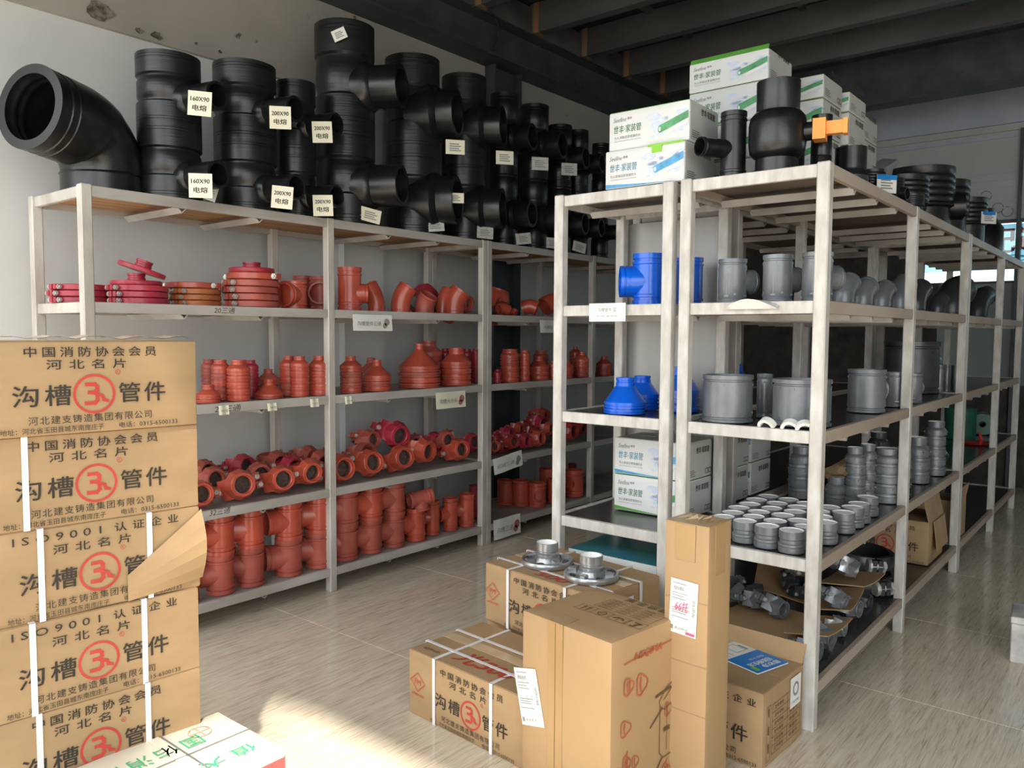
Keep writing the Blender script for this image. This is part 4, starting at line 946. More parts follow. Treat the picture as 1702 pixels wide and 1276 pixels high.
for k, x, y, r, zu, zs in BT:
    rb, bl = odims[k]
    if k in ('s7', 's8', 's9', 's10', 's11'): r = max(r, {'s9': 0.092, 's10': 0.082, 's11': 0.07}.get(k, 0.10))
    rr = min(r, 0.165)
    yy = max(y, 3.456 + rr + 0.005)
    for i in range(2):
        z0 = Zt + (zs - Zt) * i; h = (zs - Zt) if i == 0 else (zu - zs)
        zb = h * (0.30 if k in ('s1', 's2', 's3') else 0.42)
        if i == 1 and k in ('s1', 's2', 's3'): zb = h * 0.36
        yw = radians(12 if k in ('s1', 's2', 's3') else (28 if k in ('s4', 's5', 's6') else 14))
        if k in ('s5', 's6', 's7', 's8', 's9', 's10') and i == 0: x -= 0.11; rb, bl = min(0.145, rr * 0.9), rr + 0.12
        t = black_tee(f'{"lower" if i == 0 else "upper"} black reducing tee in the {sl[k][1]}'.replace('the the', 'the'), x, yy, z0, rr, h, yw, rb, bl, zb, group='black tees stacked on the rack top')
        dx, dy = sin(yw), -cos(yw)
        if k in ('s1', 's2', 's3'):
            note_on(t, x + dx * (bl - 0.05) - 0.085, yy + dy * (bl - 0.05) - 0.062, z0 + zb - rb * 0.5 - (0.085 if k != 's1' or i == 0 else 0.08), 0.098, 0.105, radians(-40), [('160X90' if k == 's1' else '200X90'), '电熔'], tilt=R_.uniform(-.08, .08))
        elif k in ('s5', 's6', 's7', 's8') and i == 1:
            note_on(t, x + dx * 0.29 - 0.05, yy + dy * 0.29 - 0.02, z0 - 0.02, 0.115, 0.085, radians(-38), None, M_DIMPAPER if k in ('s7', 's8') else M_NOTE)
        elif i == 0 and k in ('s4', 's5', 's6', 's7', 's8', 's9'):
            note_on(t, x + 0.02, 3.452, Zt + 0.012, 0.12, 0.075, radians(-20), None, M_NOTE if k == 's4' else M_DIMPAPER, tilt=R_.uniform(-.2, .2))
            if k == 's5': note_on(t, x + dx * 0.34 - 0.10, yy + dy * 0.30 - 0.03, z0 + zb - 0.03, 0.115, 0.06, radians(-38), None, M_NOTE)
        if k == 's4' and i == 1:
            note_on(t, x - 0.13, yy - 0.135, z0 + h * 0.78, 0.075, 0.06, radians(-52), None, M_PAPER, tilt=-0.4)
        if k == 's1' and i == 0:
            note_on(t, x + 0.10, 3.452, Zt + 0.005, 0.05, 0.065, radians(-25), None, M_DIMPAPER, tilt=0.3)

# ------------------------------------------------------------------ grey and blue goods on the two front racks
GD = {k[0]: k[1:] for k in GDATA}
XF, YF = 2.815 + 0.028, 0.913 + 0.028
def gfit(k, xm=True, ym=True):
    x0, y0, r0, z1 = GD[k]
    x, y, r = fit(x0, y0, r0, YF if ym else None, XF if xm else None)
    return x, y, r, topz(x, y, x0, y0, z1)
# second shelf: three grey tees
for k, yw, lb in (('g1', 62, 'grey cast tee beside the blue cylinder, branch to the right'), ('g2', 66, 'middle one of three upright grey cast tees'), ('g3', 64, 'grey cast tee partly behind the pale corner post, second shelf')):
    x, y, r, zt = gfit(k)
    cast_tee(lb, x, y, 1.531, r, min(zt - 1.531, 0.2), radians(yw), M_GREY, group='upright grey tees on the second shelf')
x, y, r = fit(2.945, 1.655, 0.075, None, XF)
tee('bright blue tee with its branch to the left', 'tee', 2.99, 1.70, 1.531, 0.072, 0.215, radians(-143), M_BLUE, rb=0.066, bl=0.125, zb=0.10)
t = thing('blue_pipe_piece', 'bright blue upright cylinder between the two pale posts', 'pipe', (3.22, 1.645, 1.531))
part('body', MB().lathe(grooved_profile(0.07, 0.212, 0.08), 30).mesh('body', M_BLUE), t)
# elbows along the aisle, second shelf
ED = {k[0]: k[1:] for k in EDATA}
el = dict(x1=('first grey elbow right of the pale corner post', 0.125, M_GREY), x2=('second grey elbow right of the corner post', 0.12, M_GREY), x3=('third grey elbow right of the corner post', 0.12, M_GREY), x4=('large grey elbow, fourth from the corner post', 0.17, M_GREY), x5=('large dark elbow half behind the second aisle post', 0.165, M_DGREY),
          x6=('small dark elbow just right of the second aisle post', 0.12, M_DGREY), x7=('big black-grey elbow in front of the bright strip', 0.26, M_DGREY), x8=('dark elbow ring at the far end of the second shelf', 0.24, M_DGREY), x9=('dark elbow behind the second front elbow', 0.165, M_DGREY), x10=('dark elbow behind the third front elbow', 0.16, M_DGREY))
for k, (lb, h, mt) in el.items():
    x, y, r = ED[k]
    y = max(y, YF + r)
    ang = radians(62) if k not in ('x7', 'x8') else radians(80)
    elbow(lb, x, y, 1.531, r, ang, max(r * 1.15, (h - r * 0.9) / sin(ang) * 0.8), radians(78), mt, 'grey elbows on the second shelf', straight=r * 0.6)
# third shelf: big tees and blue reducers
for k, lb, yw, br in (('h1', 'wide grey cast drum beside the blue reducers', 40, False), ('h2', 'narrow grey cast pipe between the two wide drums', 0, False), ('h3', 'widest grey cast drum behind the corner post', 120, False), ('h4', 'grey cast tee, first right of the corner post, third shelf', 85, True), ('h5', 'smaller grey cast tee, second right of the corner post', 85, True),
                      ('h6', 'grey cast tee half behind the second aisle post', 80, True), ('h7', 'tallest dark grey cast tee, towering over the third shelf', 85, True), ('h8', 'slim grey pipe piece, first of three by the bright lip', 0, False), ('h9', 'slim grey pipe piece, second of three by the bright lip', 0, False), ('h10', 'slim grey pipe piece, third of three by the bright lip', 0, False)):
    x, y, r, zt = gfit(k)
    if k == 'h3': r = 0.105; x, y = 3.02, 1.058
    if k == 'h1': r = 0.095; x, y = 2.955, 1.325
    if k == 'h2': x, y = 3.19, 1.27; 
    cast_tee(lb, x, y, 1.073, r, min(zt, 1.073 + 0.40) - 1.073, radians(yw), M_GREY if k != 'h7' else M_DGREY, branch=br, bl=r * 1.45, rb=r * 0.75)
bl_ = dict(b1=(2.955, 1.79, 0.09, 0.152, 2, 0.45, 'the front blue pair at the rail'), b2=(3.17, 1.83, 0.075, 0.15, 2, .5, 'the blue pair behind the front pair'), b3=(3.20, 1.66, 0.088, 0.195, 3, .45, 'the tall blue stack between the posts'), b4=(3.62, 1.70, .075, .17, 3, .6, 'the blue stack deeper behind the posts'), b5=(3.86, 1.72, .085, .19, 3, .7, 'the farthest blue stack, in shade'))
for k, (x, y, r, h, n, nk, ds) in bl_.items():
    reducer_stack(ds, x, y, 1.073, r, h, n, M_BLUE, cone=0.85, neck=r * nk, kind='blue', group='blue reducers on the third shelf')
for i, (yy, ds) in enumerate(((1.115, 'left one of three white half clips on the pale end rail'), (1.03, 'middle one of three white half clips on the pale end rail'), (0.978, 'right one of three white half clips, touching the corner post'))):
    solo('half_clip', cached('clip', lambda: MB().lathe([(0.022, -0.012), (0.034, -0.012), (0.034, 0.012), (0.022, 0.012)], 12, None, 0.1, pi - 0.1).mesh('half_clip', M_WHITEP)), ds, 'clip', (2.835, yy, 1.078), (radians(62), 0, radians(80 + 14 * i)), 'white half clips on the end rail')
# fourth shelf: white-lined nipples, set out in a block
NPS = []
for x0, y0, r0 in NDATA:
    x, y, r = fit(x0, y0, r0, YF, XF); NPS.append([x, y, min(r, 0.046)])
for _ in range(60):
    for i in range(len(NPS)):
        for j in range(i):
            dx, dy = NPS[i][0] - NPS[j][0], NPS[i][1] - NPS[j][1]; dd = hypot(dx, dy) or 1e-6; need = (NPS[i][2] + NPS[j][2]) * 1.055
            if dd < need:
                s = (need - dd) * 0.5 / dd
                NPS[i][0] += dx * s; NPS[i][1] += dy * s; NPS[j][0] -= dx * s; NPS[j][1] -= dy * s
    for q in NPS:
        q[0] = max(q[0], XF + q[2] * 1.05); q[1] = max(q[1], YF + q[2] * 1.05); q[1] = min(q[1], 1.43 - q[2])
NPS.sort(key=lambda q: q[0])
rows = {}
for q in NPS: rows.setdefault(min(4, int((q[0] - XF) / 0.103)), []).append(q)
CNT = ['first', 'second', 'third', 'fourth', 'fifth', 'sixth', 'seventh', 'eighth', 'ninth', 'tenth', 'eleventh', 'twelfth']
for k, row in rows.items():
    row.sort(key=lambda q: -q[1])
    for i, (x, y, r) in enumerate(row):
        nipple(f'white-lined grey nipple, {CNT[i]} from the cartons in the {CNT[k]} row from the end rail', x, y, 0.614, r, 0.080, 'white-lined grey nipples on the fourth shelf', yaw=R_.uniform(0, 6))
def gstack(k, n, desc, card=False, mt=M_GREY, r=None):
    x, y, rr, zt = gfit(k); r = r or rr
    H = zt - 0.614; hs = H / (n + 0.35)
    for i in range(n):
        last = i == n - 1
        cast_reducer(f'{ORD[i]} grey cast reducer up in {desc}' if not last else f'lined grey cast reducer topping {desc}', x + R_.uniform(-.003, .003), y + R_.uniform(-.003, .003), 0.614 + hs * i, r, hs if not last else hs * 1.3, last, 'grey reducers in stacks on the fourth shelf', material=mt)
    return x, y, r, zt
gstack('k1', 4, 'the stack left of the corner post')
x, y, r, zt = gstack('k2', 2, 'the low stack under a cardboard scrap', r=0.05)
t = thing('cardboard_scrap', 'torn bent cardboard scrap lying on the low grey stack', 'cardboard', (x + 0.0, y, zt + 0.004), (0.12, -0.1, -0.7))
m = MB(); n = 6
for i in range(n):
    for j in range(4):
        f_ = lambda a, b: (-0.085 + 0.17 * a / n + 0.006 * sin(b * 2.1), -0.06 + 0.12 * b / 4 + 0.008 * sin(a * 1.7), 0.016 + 0.055 * (a / n) ** 3 + 0.006 * sin(a * 1.3 + b))
        m.quad(f_(i, j), f_(i + 1, j), f_(i + 1, j + 1), f_(i, j + 1))
        g_ = lambda a, b: tuple(v - (0.004 if q == 2 else 0) for q, v in enumerate(f_(a, b)))
        m.quad(g_(i, j + 1), g_(i + 1, j + 1), g_(i + 1, j), g_(i, j))
part('sheet', m.mesh('sheet', M_CARDD), t)
gstack('k3', 5, 'the thin stack right of the cardboard scrap', r=.045)
gstack('k4', 5, 'the dim stack behind the thin one')
gstack('k5', 5, 'the broad stack in front, mid shelf')
gstack('k6', 5, 'the stack peeping out by the second aisle post', r=.034)
gstack('k7', 3, 'the stack right behind the second aisle post', r=.066)
gstack('k8', 5, 'the tallest stack, right of the second aisle post', r=.058)
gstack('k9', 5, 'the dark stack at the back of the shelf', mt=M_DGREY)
for i, (x, y, s) in enumerate([(5.16, 1.02, .03), (5.18, 1.10, .035), (5.24, 1.2, .03), (5.5, 1.03, .03), (5.62, 1.06, .03), (5.72, 1.12, .03)]):
    mech_tee(f'small shiny metal clamp tee, {CNT[i]} in the loose row before the green rolls', x, y, 0.614 + s * 1.3, s, (radians(20 * i), radians(-30 + 30 * i), radians(-40 + 25 * i)), M_ZINC, 'shiny clamp tees before the green rolls', 6)
for (x, y, r, h, rot, lb) in ((7.0, 1.22, 0.11, 0.24, (0, 0, 0), 'dark green upright roll on the far unit'), (7.35, 1.12, 0.085, 0.24, (0, pi / 2, 0.2), 'dark green roll lying on its side, far unit')):
    t = thing('green_roll', lb, 'roll', (x, y, 0.614 + (0.086 if rot[1] else 0)), rot)
    pr = [(r * 0.3, 0), (r, 0)]
    for i in range(8): pr += [(r, h * (i + 0.1) / 8), (r * 1.015, h * (i + 0.5) / 8), (r, h * (i + 0.9) / 8)]
    pr += [(r, h), (r * 0.3, h)]
    part('winding', MB().lathe(pr, 28).mesh('winding', M_GREENR), t)
    part('core', MB().lathe([(r * 0.22, -0.01), (r * 0.29, -0.01), (r * 0.29, h + 0.01), (r * 0.22, h + 0.01)], 18).mesh('core', M_RUBBER), t)
t = thing('red_tray', 'small red plastic tool lying before the green rolls', 'tool', (6.72, 1.07, 0.614), (0, 0, 0.5))
part('base', MB().lathe([(0, 0), (0.09, 0), (0.11, 0.014), (0.10, 0.014), (0.085, 0.006), (0, 0.006)], 20, closed=False).mesh('base', M_REDP), t)
part('handle', MB().tube([(-0.10, 0, 0.012), (-0.12, 0, 0.05), (-0.10, 0.01, 0.10)], [0.012, 0.012, 0.008], 8).mesh('handle', M_REDP), t)
# bottom shelf: cardboard sheets with grey clamps and hexagonal tees
def sheet(label, x, y, z, w, d, yaw, tx, ty, mt=M_CARD2, curl=0.02):
    t = thing('cardboard_sheet', label, 'cardboard', (x, y, z), (tx, ty, yaw))
    m = MB(); n = 6
    def f_(a, b, o): return (-w / 2 + w * a / n, -d / 2 + d * b / 3, curl * (2 * a / n - 1) ** 2 + o)
    for i in range(n):
        for j in range(3):
            m.quad(f_(i, j, .004), f_(i + 1, j, .004), f_(i + 1, j + 1, .004), f_(i, j + 1, .004)); m.quad(f_(i, j + 1, 0), f_(i + 1, j + 1, 0), f_(i + 1, j, 0), f_(i, j, 0))
    for j in range(3):
        m.quad(f_(0, j, 0), f_(0, j, .004), f_(0, j + 1, .004), f_(0, j + 1, 0)); m.quad(f_(n, j + 1, 0), f_(n, j + 1, .004), f_(n, j, .004), f_(n, j, 0))
    for i in range(n):
        m.quad(f_(i + 1, 0, 0), f_(i + 1, 0, .004), f_(i, 0, .004), f_(i, 0, 0)); m.quad(f_(i, 3, 0), f_(i, 3, .004), f_(i + 1, 3, .004), f_(i + 1, 3, 0))
    part('sheet', m.mesh('sheet', mt, True, 25), t)
sheet('flat cardboard under the grey tees left of the corner post', 3.22, 1.24, 0.205, 0.42, 0.40, -0.12, 0.02, 0.02, M_CARD2, 0.008)
sheet('bent cardboard standing up behind the left grey tees', 3.66, 1.33, 0.26, 0.34, 0.28, 0.3, 0.25, -0.25)
sheet('tilted cardboard carrying clamps, just right of the corner post', 3.62, 1.03, 0.335, 0.36, 0.20, 0.02, -0.10, 0.08, M_CARD2, 0.01)
sheet('lower cardboard strip under the right-hand grey tees', 3.25, 1.04, 0.225, 0.32, 0.17, 0.0, -0.15, 0.05, M_CARD2, 0.01)
sheet('middle cardboard strip between two layers of grey tees', 3.52, 1.05, 0.265, 0.30, 0.16, 0.1, -0.15, -0.05, M_CARDD, 0.01)
gt = [(3.262, 1.190, 0.262, .036, (0.05, 0.6, 0.35), 'big hexagonal grey tee pointing right, on the left cardboard', M_GREY),
      (3.31, 1.30, 0.265, .034, (0.0, 0.2, 0.5), 'hexagonal grey tee behind the one pointing right', M_GREY), (3.30, 1.385, 0.27, .034, (0.3, -0.5, 0.2), 'grey tee at the far left on the cardboard', M_GREY),
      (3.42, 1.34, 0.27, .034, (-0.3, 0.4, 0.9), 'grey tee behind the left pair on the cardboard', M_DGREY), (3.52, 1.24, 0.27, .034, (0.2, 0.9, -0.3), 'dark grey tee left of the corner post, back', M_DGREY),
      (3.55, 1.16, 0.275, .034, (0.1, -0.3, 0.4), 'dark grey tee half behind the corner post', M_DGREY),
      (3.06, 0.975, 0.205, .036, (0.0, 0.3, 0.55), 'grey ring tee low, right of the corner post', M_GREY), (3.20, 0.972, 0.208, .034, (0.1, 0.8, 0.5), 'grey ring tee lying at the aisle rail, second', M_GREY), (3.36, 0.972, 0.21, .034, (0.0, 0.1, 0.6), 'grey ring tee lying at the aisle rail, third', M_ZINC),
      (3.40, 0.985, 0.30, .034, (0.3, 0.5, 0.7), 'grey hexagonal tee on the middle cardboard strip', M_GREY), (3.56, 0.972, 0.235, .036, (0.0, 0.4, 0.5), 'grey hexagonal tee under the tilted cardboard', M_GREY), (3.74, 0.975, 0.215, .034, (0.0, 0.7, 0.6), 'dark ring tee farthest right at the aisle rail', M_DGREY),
      (3.58, 0.99, 0.395, .036, (0.3, 0.4, 0.9), 'hexagonal bright tee on the tilted cardboard edge', M_ZINC), (3.62, 1.09, 0.40, .034, (0.5, 0.6, 0.2), 'grey clamp tee in the middle of the tilted cardboard', M_GREY), (3.52, 1.14, 0.40, .036, (0.2, -0.7, 0.3), 'grey clamp tee at the back of the tilted cardboard', M_GREY)]
for x, y, z, r, rot, lb, mt in gt:
    mech_tee(lb, x, y, z, r, (rot[0], rot[1], rot[2] - 0.62), mt, 'grey hexagonal tees on the bottom shelf', 6)
for (x, y, z, r, h, rot, lb) in ((4.16, 1.14, 0.275, 0.15, 0.075, (0.06, -0.05, 0.7), 'large dark bolted clamp lying on another, bottom shelf'), (4.12, 1.13, 0.172, 0.165, 0.08, (0, 0, 0.9), 'lowest large dark bolted clamp, bottom shelf'), (3.90, 1.28, 0.36, 0.10, 0.06, (0.1, 0.15, 0.2), 'smaller dark clamp leaning behind the cardboard, bottom shelf')):
    coupling(lb, x, y, z, r, h, 0, M_DGREY, 'dark bolted clamps on the bottom shelf', rot)
# ---- on top of the front rack: black fittings, valve
def on_top_tee():
    t = tee('slim black tee with its branch to the left, beside the valve', 'tee', 2.955, 1.325, 2.004, 0.0495, 0.255, radians(-118), M_BLACK, rb=0.036, bl=0.155, zb=0.115, name='black_pipe_tee')
on_top_tee()
t = thing('ball_valve', 'black bulging ball valve with an orange handle', 'valve', (2.985, 1.165, 2.004))
r = 0.1
part('body', MB().lathe([(0, 0.0), (0.078, 0), (0.078, 0.06), (0.073, 0.063), (0.085, 0.07), (0.099, 0.085), (0.104, 0.12), (0.104, 0.19), (0.099, 0.215), (0.085, 0.232), (0.076, 0.236), (0.078, 0.242), (0.079, 0.345), (0.066, 0.345), (0.066, 0.28), (0, 0.28)], 36, closed=False).mesh('body', M_BLACK), t)
part('stem_boss', MB().lathe([(0, 0), (0.034, 0), (0.034, 0.13), (0.028, 0.135), (0, 0.135)], 20, Matrix.Translation((0, 0, 0.155)) @ RX90, closed=False).mesh('boss', M_BLACK), t, (0, 0, 0), (0, 0, radians(12)))
hd = MB().box((-0.034, -0.172, 0.118), (0.034, -0.128, 0.192)).box((-0.016, -0.24, 0.136), (0.016, -0.172, 0.182)).box((-0.022, -0.245, 0.132), (0.022, -0.23, 0.186))
part('handle', hd.mesh('handle', M_HANDLE, False), t, (0, 0, 0), (0, 0, radians(12)), label='orange valve handle')
def pipe_piece(label, x, y, z, r, h, rings=(), name='black_pipe_piece', mt=None, rot=(0, 0, 0)):
    t = thing(name, label, 'pipe', (x, y, z), rot)
    pr = [(r, 0)]
    for q in rings: pr += [(r, h * q - 0.003), (r * 0.96, h * q), (r, h * q + 0.003)]
    pr += [(r, h), (r * 0.84, h), (r * 0.84, 0)]
    part('body', MB().lathe(pr, 28).mesh('body', mt or M_BLACK), t)
    return t
pipe_piece('tall plain black pipe right of the orange handle', 3.13, 1.05, 2.004, 0.038, 0.235, (0.35, 0.7))
pipe_piece('black pipe top showing behind the valve', 3.30, 1.22, 2.004, 0.045, 0.29, (0.5,))
t = thing('black_coupler', 'short black coupler at the rack edge right of the valve', 'coupler', (3.36, 1.01, 2.004))
part('body', MB().lathe([(0.066, 0), (0.066, 0.045), (0.058, 0.06), (0.058, 0.062), (0.060, 0.064), (0.060, 0.15), (0.048, 0.15), (0.048, 0.02)], 28).mesh('body', M_BLACK), t)
part('band', MB().lathe([(0.0665, 0.012), (0.068, 0.014), (0.068, 0.036), (0.0665, 0.038)], 28).mesh('band', M_DGREY), t)
far = [('black square fitting with blue-white tag behind the coupler', 3.72, 1.03, .06, .12), ('black ribbed fitting, second behind the coupler', 4.05, 1.05, .075, .13), ('large black flanged ring high in the far pile', 5.35, 1.20, .19, .40), ('small black reducer in front of the far pile', 4.36, 1.02, .065, .10),
       ('black stacked fitting right of the large ring', 5.75, 1.16, .16, .38), ('black ribbed coupler carrying a white tag', 5.95, 1.06, .13, .29), ('black cone fitting at the far end of the pile', 6.55, 1.06, .14, .30), ('small black pipe end above the far pile', 4.75, 1.15, .13, .26)]
for i, (lb, x, y, r, h) in enumerate(far):
    t = thing('black_fitting', lb, 'fitting', (x, y, 2.004))
    if i == 6:
        part('body', MB().lathe([(r, 0), (r, h * 0.55), (r * 0.55, h * 0.85), (r * 0.6, h), (r * 0.45, h), (r * 0.45, h * 0.8), (r * 0.85, h * 0.5), (r * 0.85, 0)], 28).mesh('body', M_BLACK), t)
    else:
        pr = [(r * 0.9, 0), (r * 0.9, h * 0.4), (r, h * 0.43)]
        for q in range(5): pr += [(r, h * (0.46 + q * 0.1)), (r * 0.975, h * (0.48 + q * 0.1)), (r, h * (0.50 + q * 0.1))]
        pr += [(r, h), (r * 0.84, h), (r * 0.84, 0)]
        part('body', MB().lathe(pr, 28).mesh('body', M_BLACKR), t)
    part('outlet', MB().lathe([(r * 0.42, 0), (r * 0.42, r * 1.25), (r * 0.34, r * 1.25), (r * 0.34, r * 0.4), (0, r * 0.4)], 20, RX90, closed=False).mesh('outlet', M_BLACK), t, (0, 0, h * 0.45), (0, 0, radians(-40 + 33 * i)))
    if i in (0, 5):
        note_on(t, x - 0.03, y - r - 0.012, 2.004 + h * (0.12 if i == 0 else 0.42), 0.10 if i == 0 else .12, 0.075, radians(-35), None, M_PAPER)
        part('blue_tag_head', box_mesh(0.10, 0.002, 0.02, M_BLUEW), t, (-0.03, -r - 0.0135, h * (0.12 if i == 0 else 0.42) + 0.056), (0, 0, radians(-35)))

# ------------------------------------------------------------------ cartons
def carton_body(w, d, h, mt, seed=0, wear=0.0):
    def mk():
        q = random.Random(seed)
        bm = bmesh.new(); bmesh.ops.create_cube(bm, size=1.0)
        for v in bm.verts: v.co = (v.co.x * w, v.co.y * d, (v.co.z + 0.5) * h)
        bmesh.ops.bevel(bm, geom=bm.edges[:], offset=0.005, segments=2, affect='EDGES', profile=0.6)
        if wear:
            bmesh.ops.subdivide_edges(bm, edges=[e for e in bm.edges if e.calc_length() > 0.05], cuts=6, use_grid_fill=True)
            for v in bm.verts:
                x, y, z = v.co
                fy = 1 - (2 * x / w) ** 2; fz = 1 - (2 * z / h - 1) ** 2
                if y < -d * 0.47: v.co.y -= wear * 0.5 * fy * fz
                if abs(x) > w * 0.49: v.co.x += (1 if x > 0 else -1) * wear * 0.6 * fz * (1 - (2 * y / d) ** 2)
                v.co += Vector((q.uniform(-1, 1), q.uniform(-1, 1), q.uniform(-1, 1))) * wear * 0.10
        me = bpy.data.meshes.new('carton'); bm.to_mesh(me); bm.free(); me.materials.append(mt)
        me.polygons.foreach_set('use_smooth', [True] * len(me.polygons)); me.set_sharp_from_angle(angle=radians(40))
        return me
    return cached(('carton', w, d, h, mt.name, seed, wear), mk)
FRONT = (pi / 2, 0, 0)
def emblem_mb(mb, cx, cy, r):
    mb.ring(cx, cy, r, r * 0.13, 44)
    S_ = lambda pts: [(cx + a * r, cy + b * r) for a, b in pts]
    w = r * 0.19
    mb.stroke(S_([(-0.38, 0.52), (0.02, 0.52), (0.14, 0.38), (0.14, 0.20), (-0.02, 0.08), (-0.26, 0.08)]), w)
    mb.stroke(S_([(-0.02, 0.08), (0.14, -0.04), (0.14, -0.36), (0.0, -0.50), (-0.42, -0.50)]), w)
    mb.stroke(S_([(0.14, -0.04), (0.40, -0.12), (0.46, -0.34), (0.66, -0.40)]), w * 0.85)
def print_front(iso=False):
    """black lettering and red emblem of the big brown cartons, face about 0.60 x 0.235, origin at the foot of its middle"""
    def mk():
        b = MB(); r = MB(); o = MB()
        if iso:
            put_text(b, 'I S O 9 0 0 1', -0.06, 0.207, 0.028, 0.20, bold=0.0002); put_text(b, '认证企业', 0.155, 0.207, 0.026, 0.165, bold=0.0004, space=1.8)
        else:
            put_text(b, '中国消防协会会员', 0.035, 0.205, 0.027, 0.31, bold=0.0004, space=1.45)
        put_text(b, '河北名片', 0.02, 0.174, 0.026, 0.185, bold=0.0004, space=1.8)
        put_text(b, '沟槽', -0.083, 0.098, 0.055, 0.128, bold=0.0008, space=1.25); put_text(b, '管件', 0.153, 0.098, 0.055, 0.118, bold=0.0008, space=1.2)
        put_text(b, '河北建支铸造集团有限公司', 0.03, 0.038, 0.022, 0.29, space=1.15)
        put_text(b, '地址：河北省玉田县城东南庞庄子', -0.06, 0.014, 0.016, 0.23)
        put_text(b, '电话：0315-6500133', 0.168, 0.014, 0.016, 0.15)
        emblem_mb(r, 0.035, 0.098, 0.047)
        r.ring(0.092, 0.152, 0.006, 0.0012, 16); put_text(r, 'R', 0.092, 0.152, 0.008)
        r.stroke([(-0.285, 0.13), (-0.245, 0.165), (-0.205, 0.13), (-0.245, 0.095), (-0.285, 0.13)], 0.0026); put_text(r, 'FM', -0.245, 0.130, 0.030); put_text(r, 'APPROVED' if not iso else 'LISTED', -0.245, 0.082, 0.014)
        return b.mesh('lettering', M_INK, False), r.mesh('emblem', M_REDINK, False)
    return cached(('pf', iso), mk)
def strap_loop(t, axis, off, w, d, h, width=0.014, y0=0.0):
    """a flat strap round the carton: axis 'x' runs over front, top and back; axis 'y' over the two ends and the top"""
    k = 0.0022; m = MB()
    if axis == 'x':
        m.box((-width / 2, -d / 2 - k, 0), (width / 2, -d / 2 - 0.0004, h + k)); m.box((-width / 2, d / 2 + 0.0004, 0), (width / 2, d / 2 + k, h + k)); m.box((-width / 2, -d / 2 - k, h + 0.0004), (width / 2, d / 2 + k, h + k))
        part('strap', m.mesh('strap', M_STRAP, False), t, (off, 0, 0))
    else:
        m.box((-w / 2 - k, -width / 2, 0), (-w / 2 - 0.0004, width / 2, h + k)); m.box((w / 2 + 0.0004, -width / 2, 0), (w / 2 + k, width / 2, h + k)); m.box((-w / 2 - k, -width / 2, h + 0.0006), (w / 2 + k, width / 2, h + k + 0.0004))
        part('strap', m.mesh('strap', M_STRAP, False), t, (0, off, 0))
def brown_carton(label, x, y, z, w, d, h, yaw, iso=False, straps=(), top_straps=(), seed=0, wear=0.006, material=None, group=None, face=True, fs=1.0, tape=True):
    t = thing('cardboard_carton', label, 'box', (x, y, z), (0, 0, radians(yaw)), group)
    part('carton_body', carton_body(w, d, h, material or M_CARD, seed, wear), t)
    pl = -d / 2 - wear * 0.55 - 0.0012
    if face:
        b, r = print_front(iso)
        part('lettering', b, t, (0, pl, 0), FRONT, (fs, fs, fs)); part('emblem', r, t, (0, pl, 0), FRONT, (fs, fs, fs), label='red ring emblem printed on the carton')
    part('top_flap', MB().box((-w / 2 + 0.004, 0.001, h - 0.001), (w / 2 - 0.004, d / 2 - 0.004, h + 0.0016)).box((-w / 2 + 0.004, -d / 2 + 0.004, h - 0.001), (w / 2 - 0.004, -0.001, h + 0.0012)).mesh('top_flap', material or M_CARD, False), t)
    if tape: part('tape', box_mesh(w - 0.006, 0.05, 0.0012, M_CLEAR), t, (0, 0, h + 0.0014))
    for s in straps: strap_loop(t, 'x', s, w, d + wear * 1.2, h + 0.002)
    for s in top_straps: strap_loop(t, 'y', s, w + wear * 1.2, d, h + 0.003)
    return t
# the pile of six brown cartons at the left
cx, sx_ = cos(radians(-6)), sin(radians(-6))
lbl = ['lowest brown carton of the pile beside the wrapped white box, mostly hidden', 'second brown carton up in the left pile, one strap crossing its print', 'third brown carton up in the left pile, upright crossing straps', 'fourth brown carton up in the left pile, torn bulging right corner', 'fifth brown carton up in the left pile, strap only at its left', 'topmost brown carton of the left pile, taped and without straps']
cfg = [((-0.11, 0.14), False), ((-0.105, 0.155), False), ((-0.115, 0.15), True), ((-0.10, 0.16), True), ((-0.125,), False), ((), False)]
for i in range(6):
    yj = (-6, -6.6, -5.8, -6.2, -6.4, -5.6)[i]
    th = radians(yj); ex = (cos(th), sin(th)); ey = (-sin(th), cos(th))
    cxr, cyr = 1.157 + (0, -0.004, -0.002, 0.008, 0.006, 0.002)[i], 2.083 + (0, -0.004, 0, 0.006, 0.004, -0.004)[i]
    px, py = cxr - 0.30 * ex[0] + 0.19 * ey[0], cyr - 0.30 * ex[1] + 0.19 * ey[1]
    brown_carton(lbl[i], px, py, 0.2308 * i + 0.0005, 0.60, 0.38, 0.2295, yj, cfg[i][1], cfg[i][0], (), 11 + i, (0.004, 0.005, 0.004, 0.014, 0.005, 0.006)[i], M_CARD if i < 5 else M_CARD, 'brown strapped cartons piled at the left')
q4 = bpy.data.objects['cardboard_carton.003']
fl = MB(); N1, N2 = 8, 5
for i in range(N1):
    for j in range(N2):
        def g4(a, b):
            u, v = a / N1, b / N2
            return (0.10 + 0.205 * u, -0.2 - 0.035 * sin(pi * v) * u - 0.004 + 0.012 * u * u, 0.005 + 0.02 * u * (1 - v) + (0.07 + 0.145 * u) * v - 0.03 * u * (1 - v) * 0)
        fl.quad(g4(i, j), g4(i + 1, j), g4(i + 1, j + 1), g4(i, j + 1))
part('torn_flap', fl.mesh('torn_flap', M_CARD), q4, label='torn bulging cardboard flap')
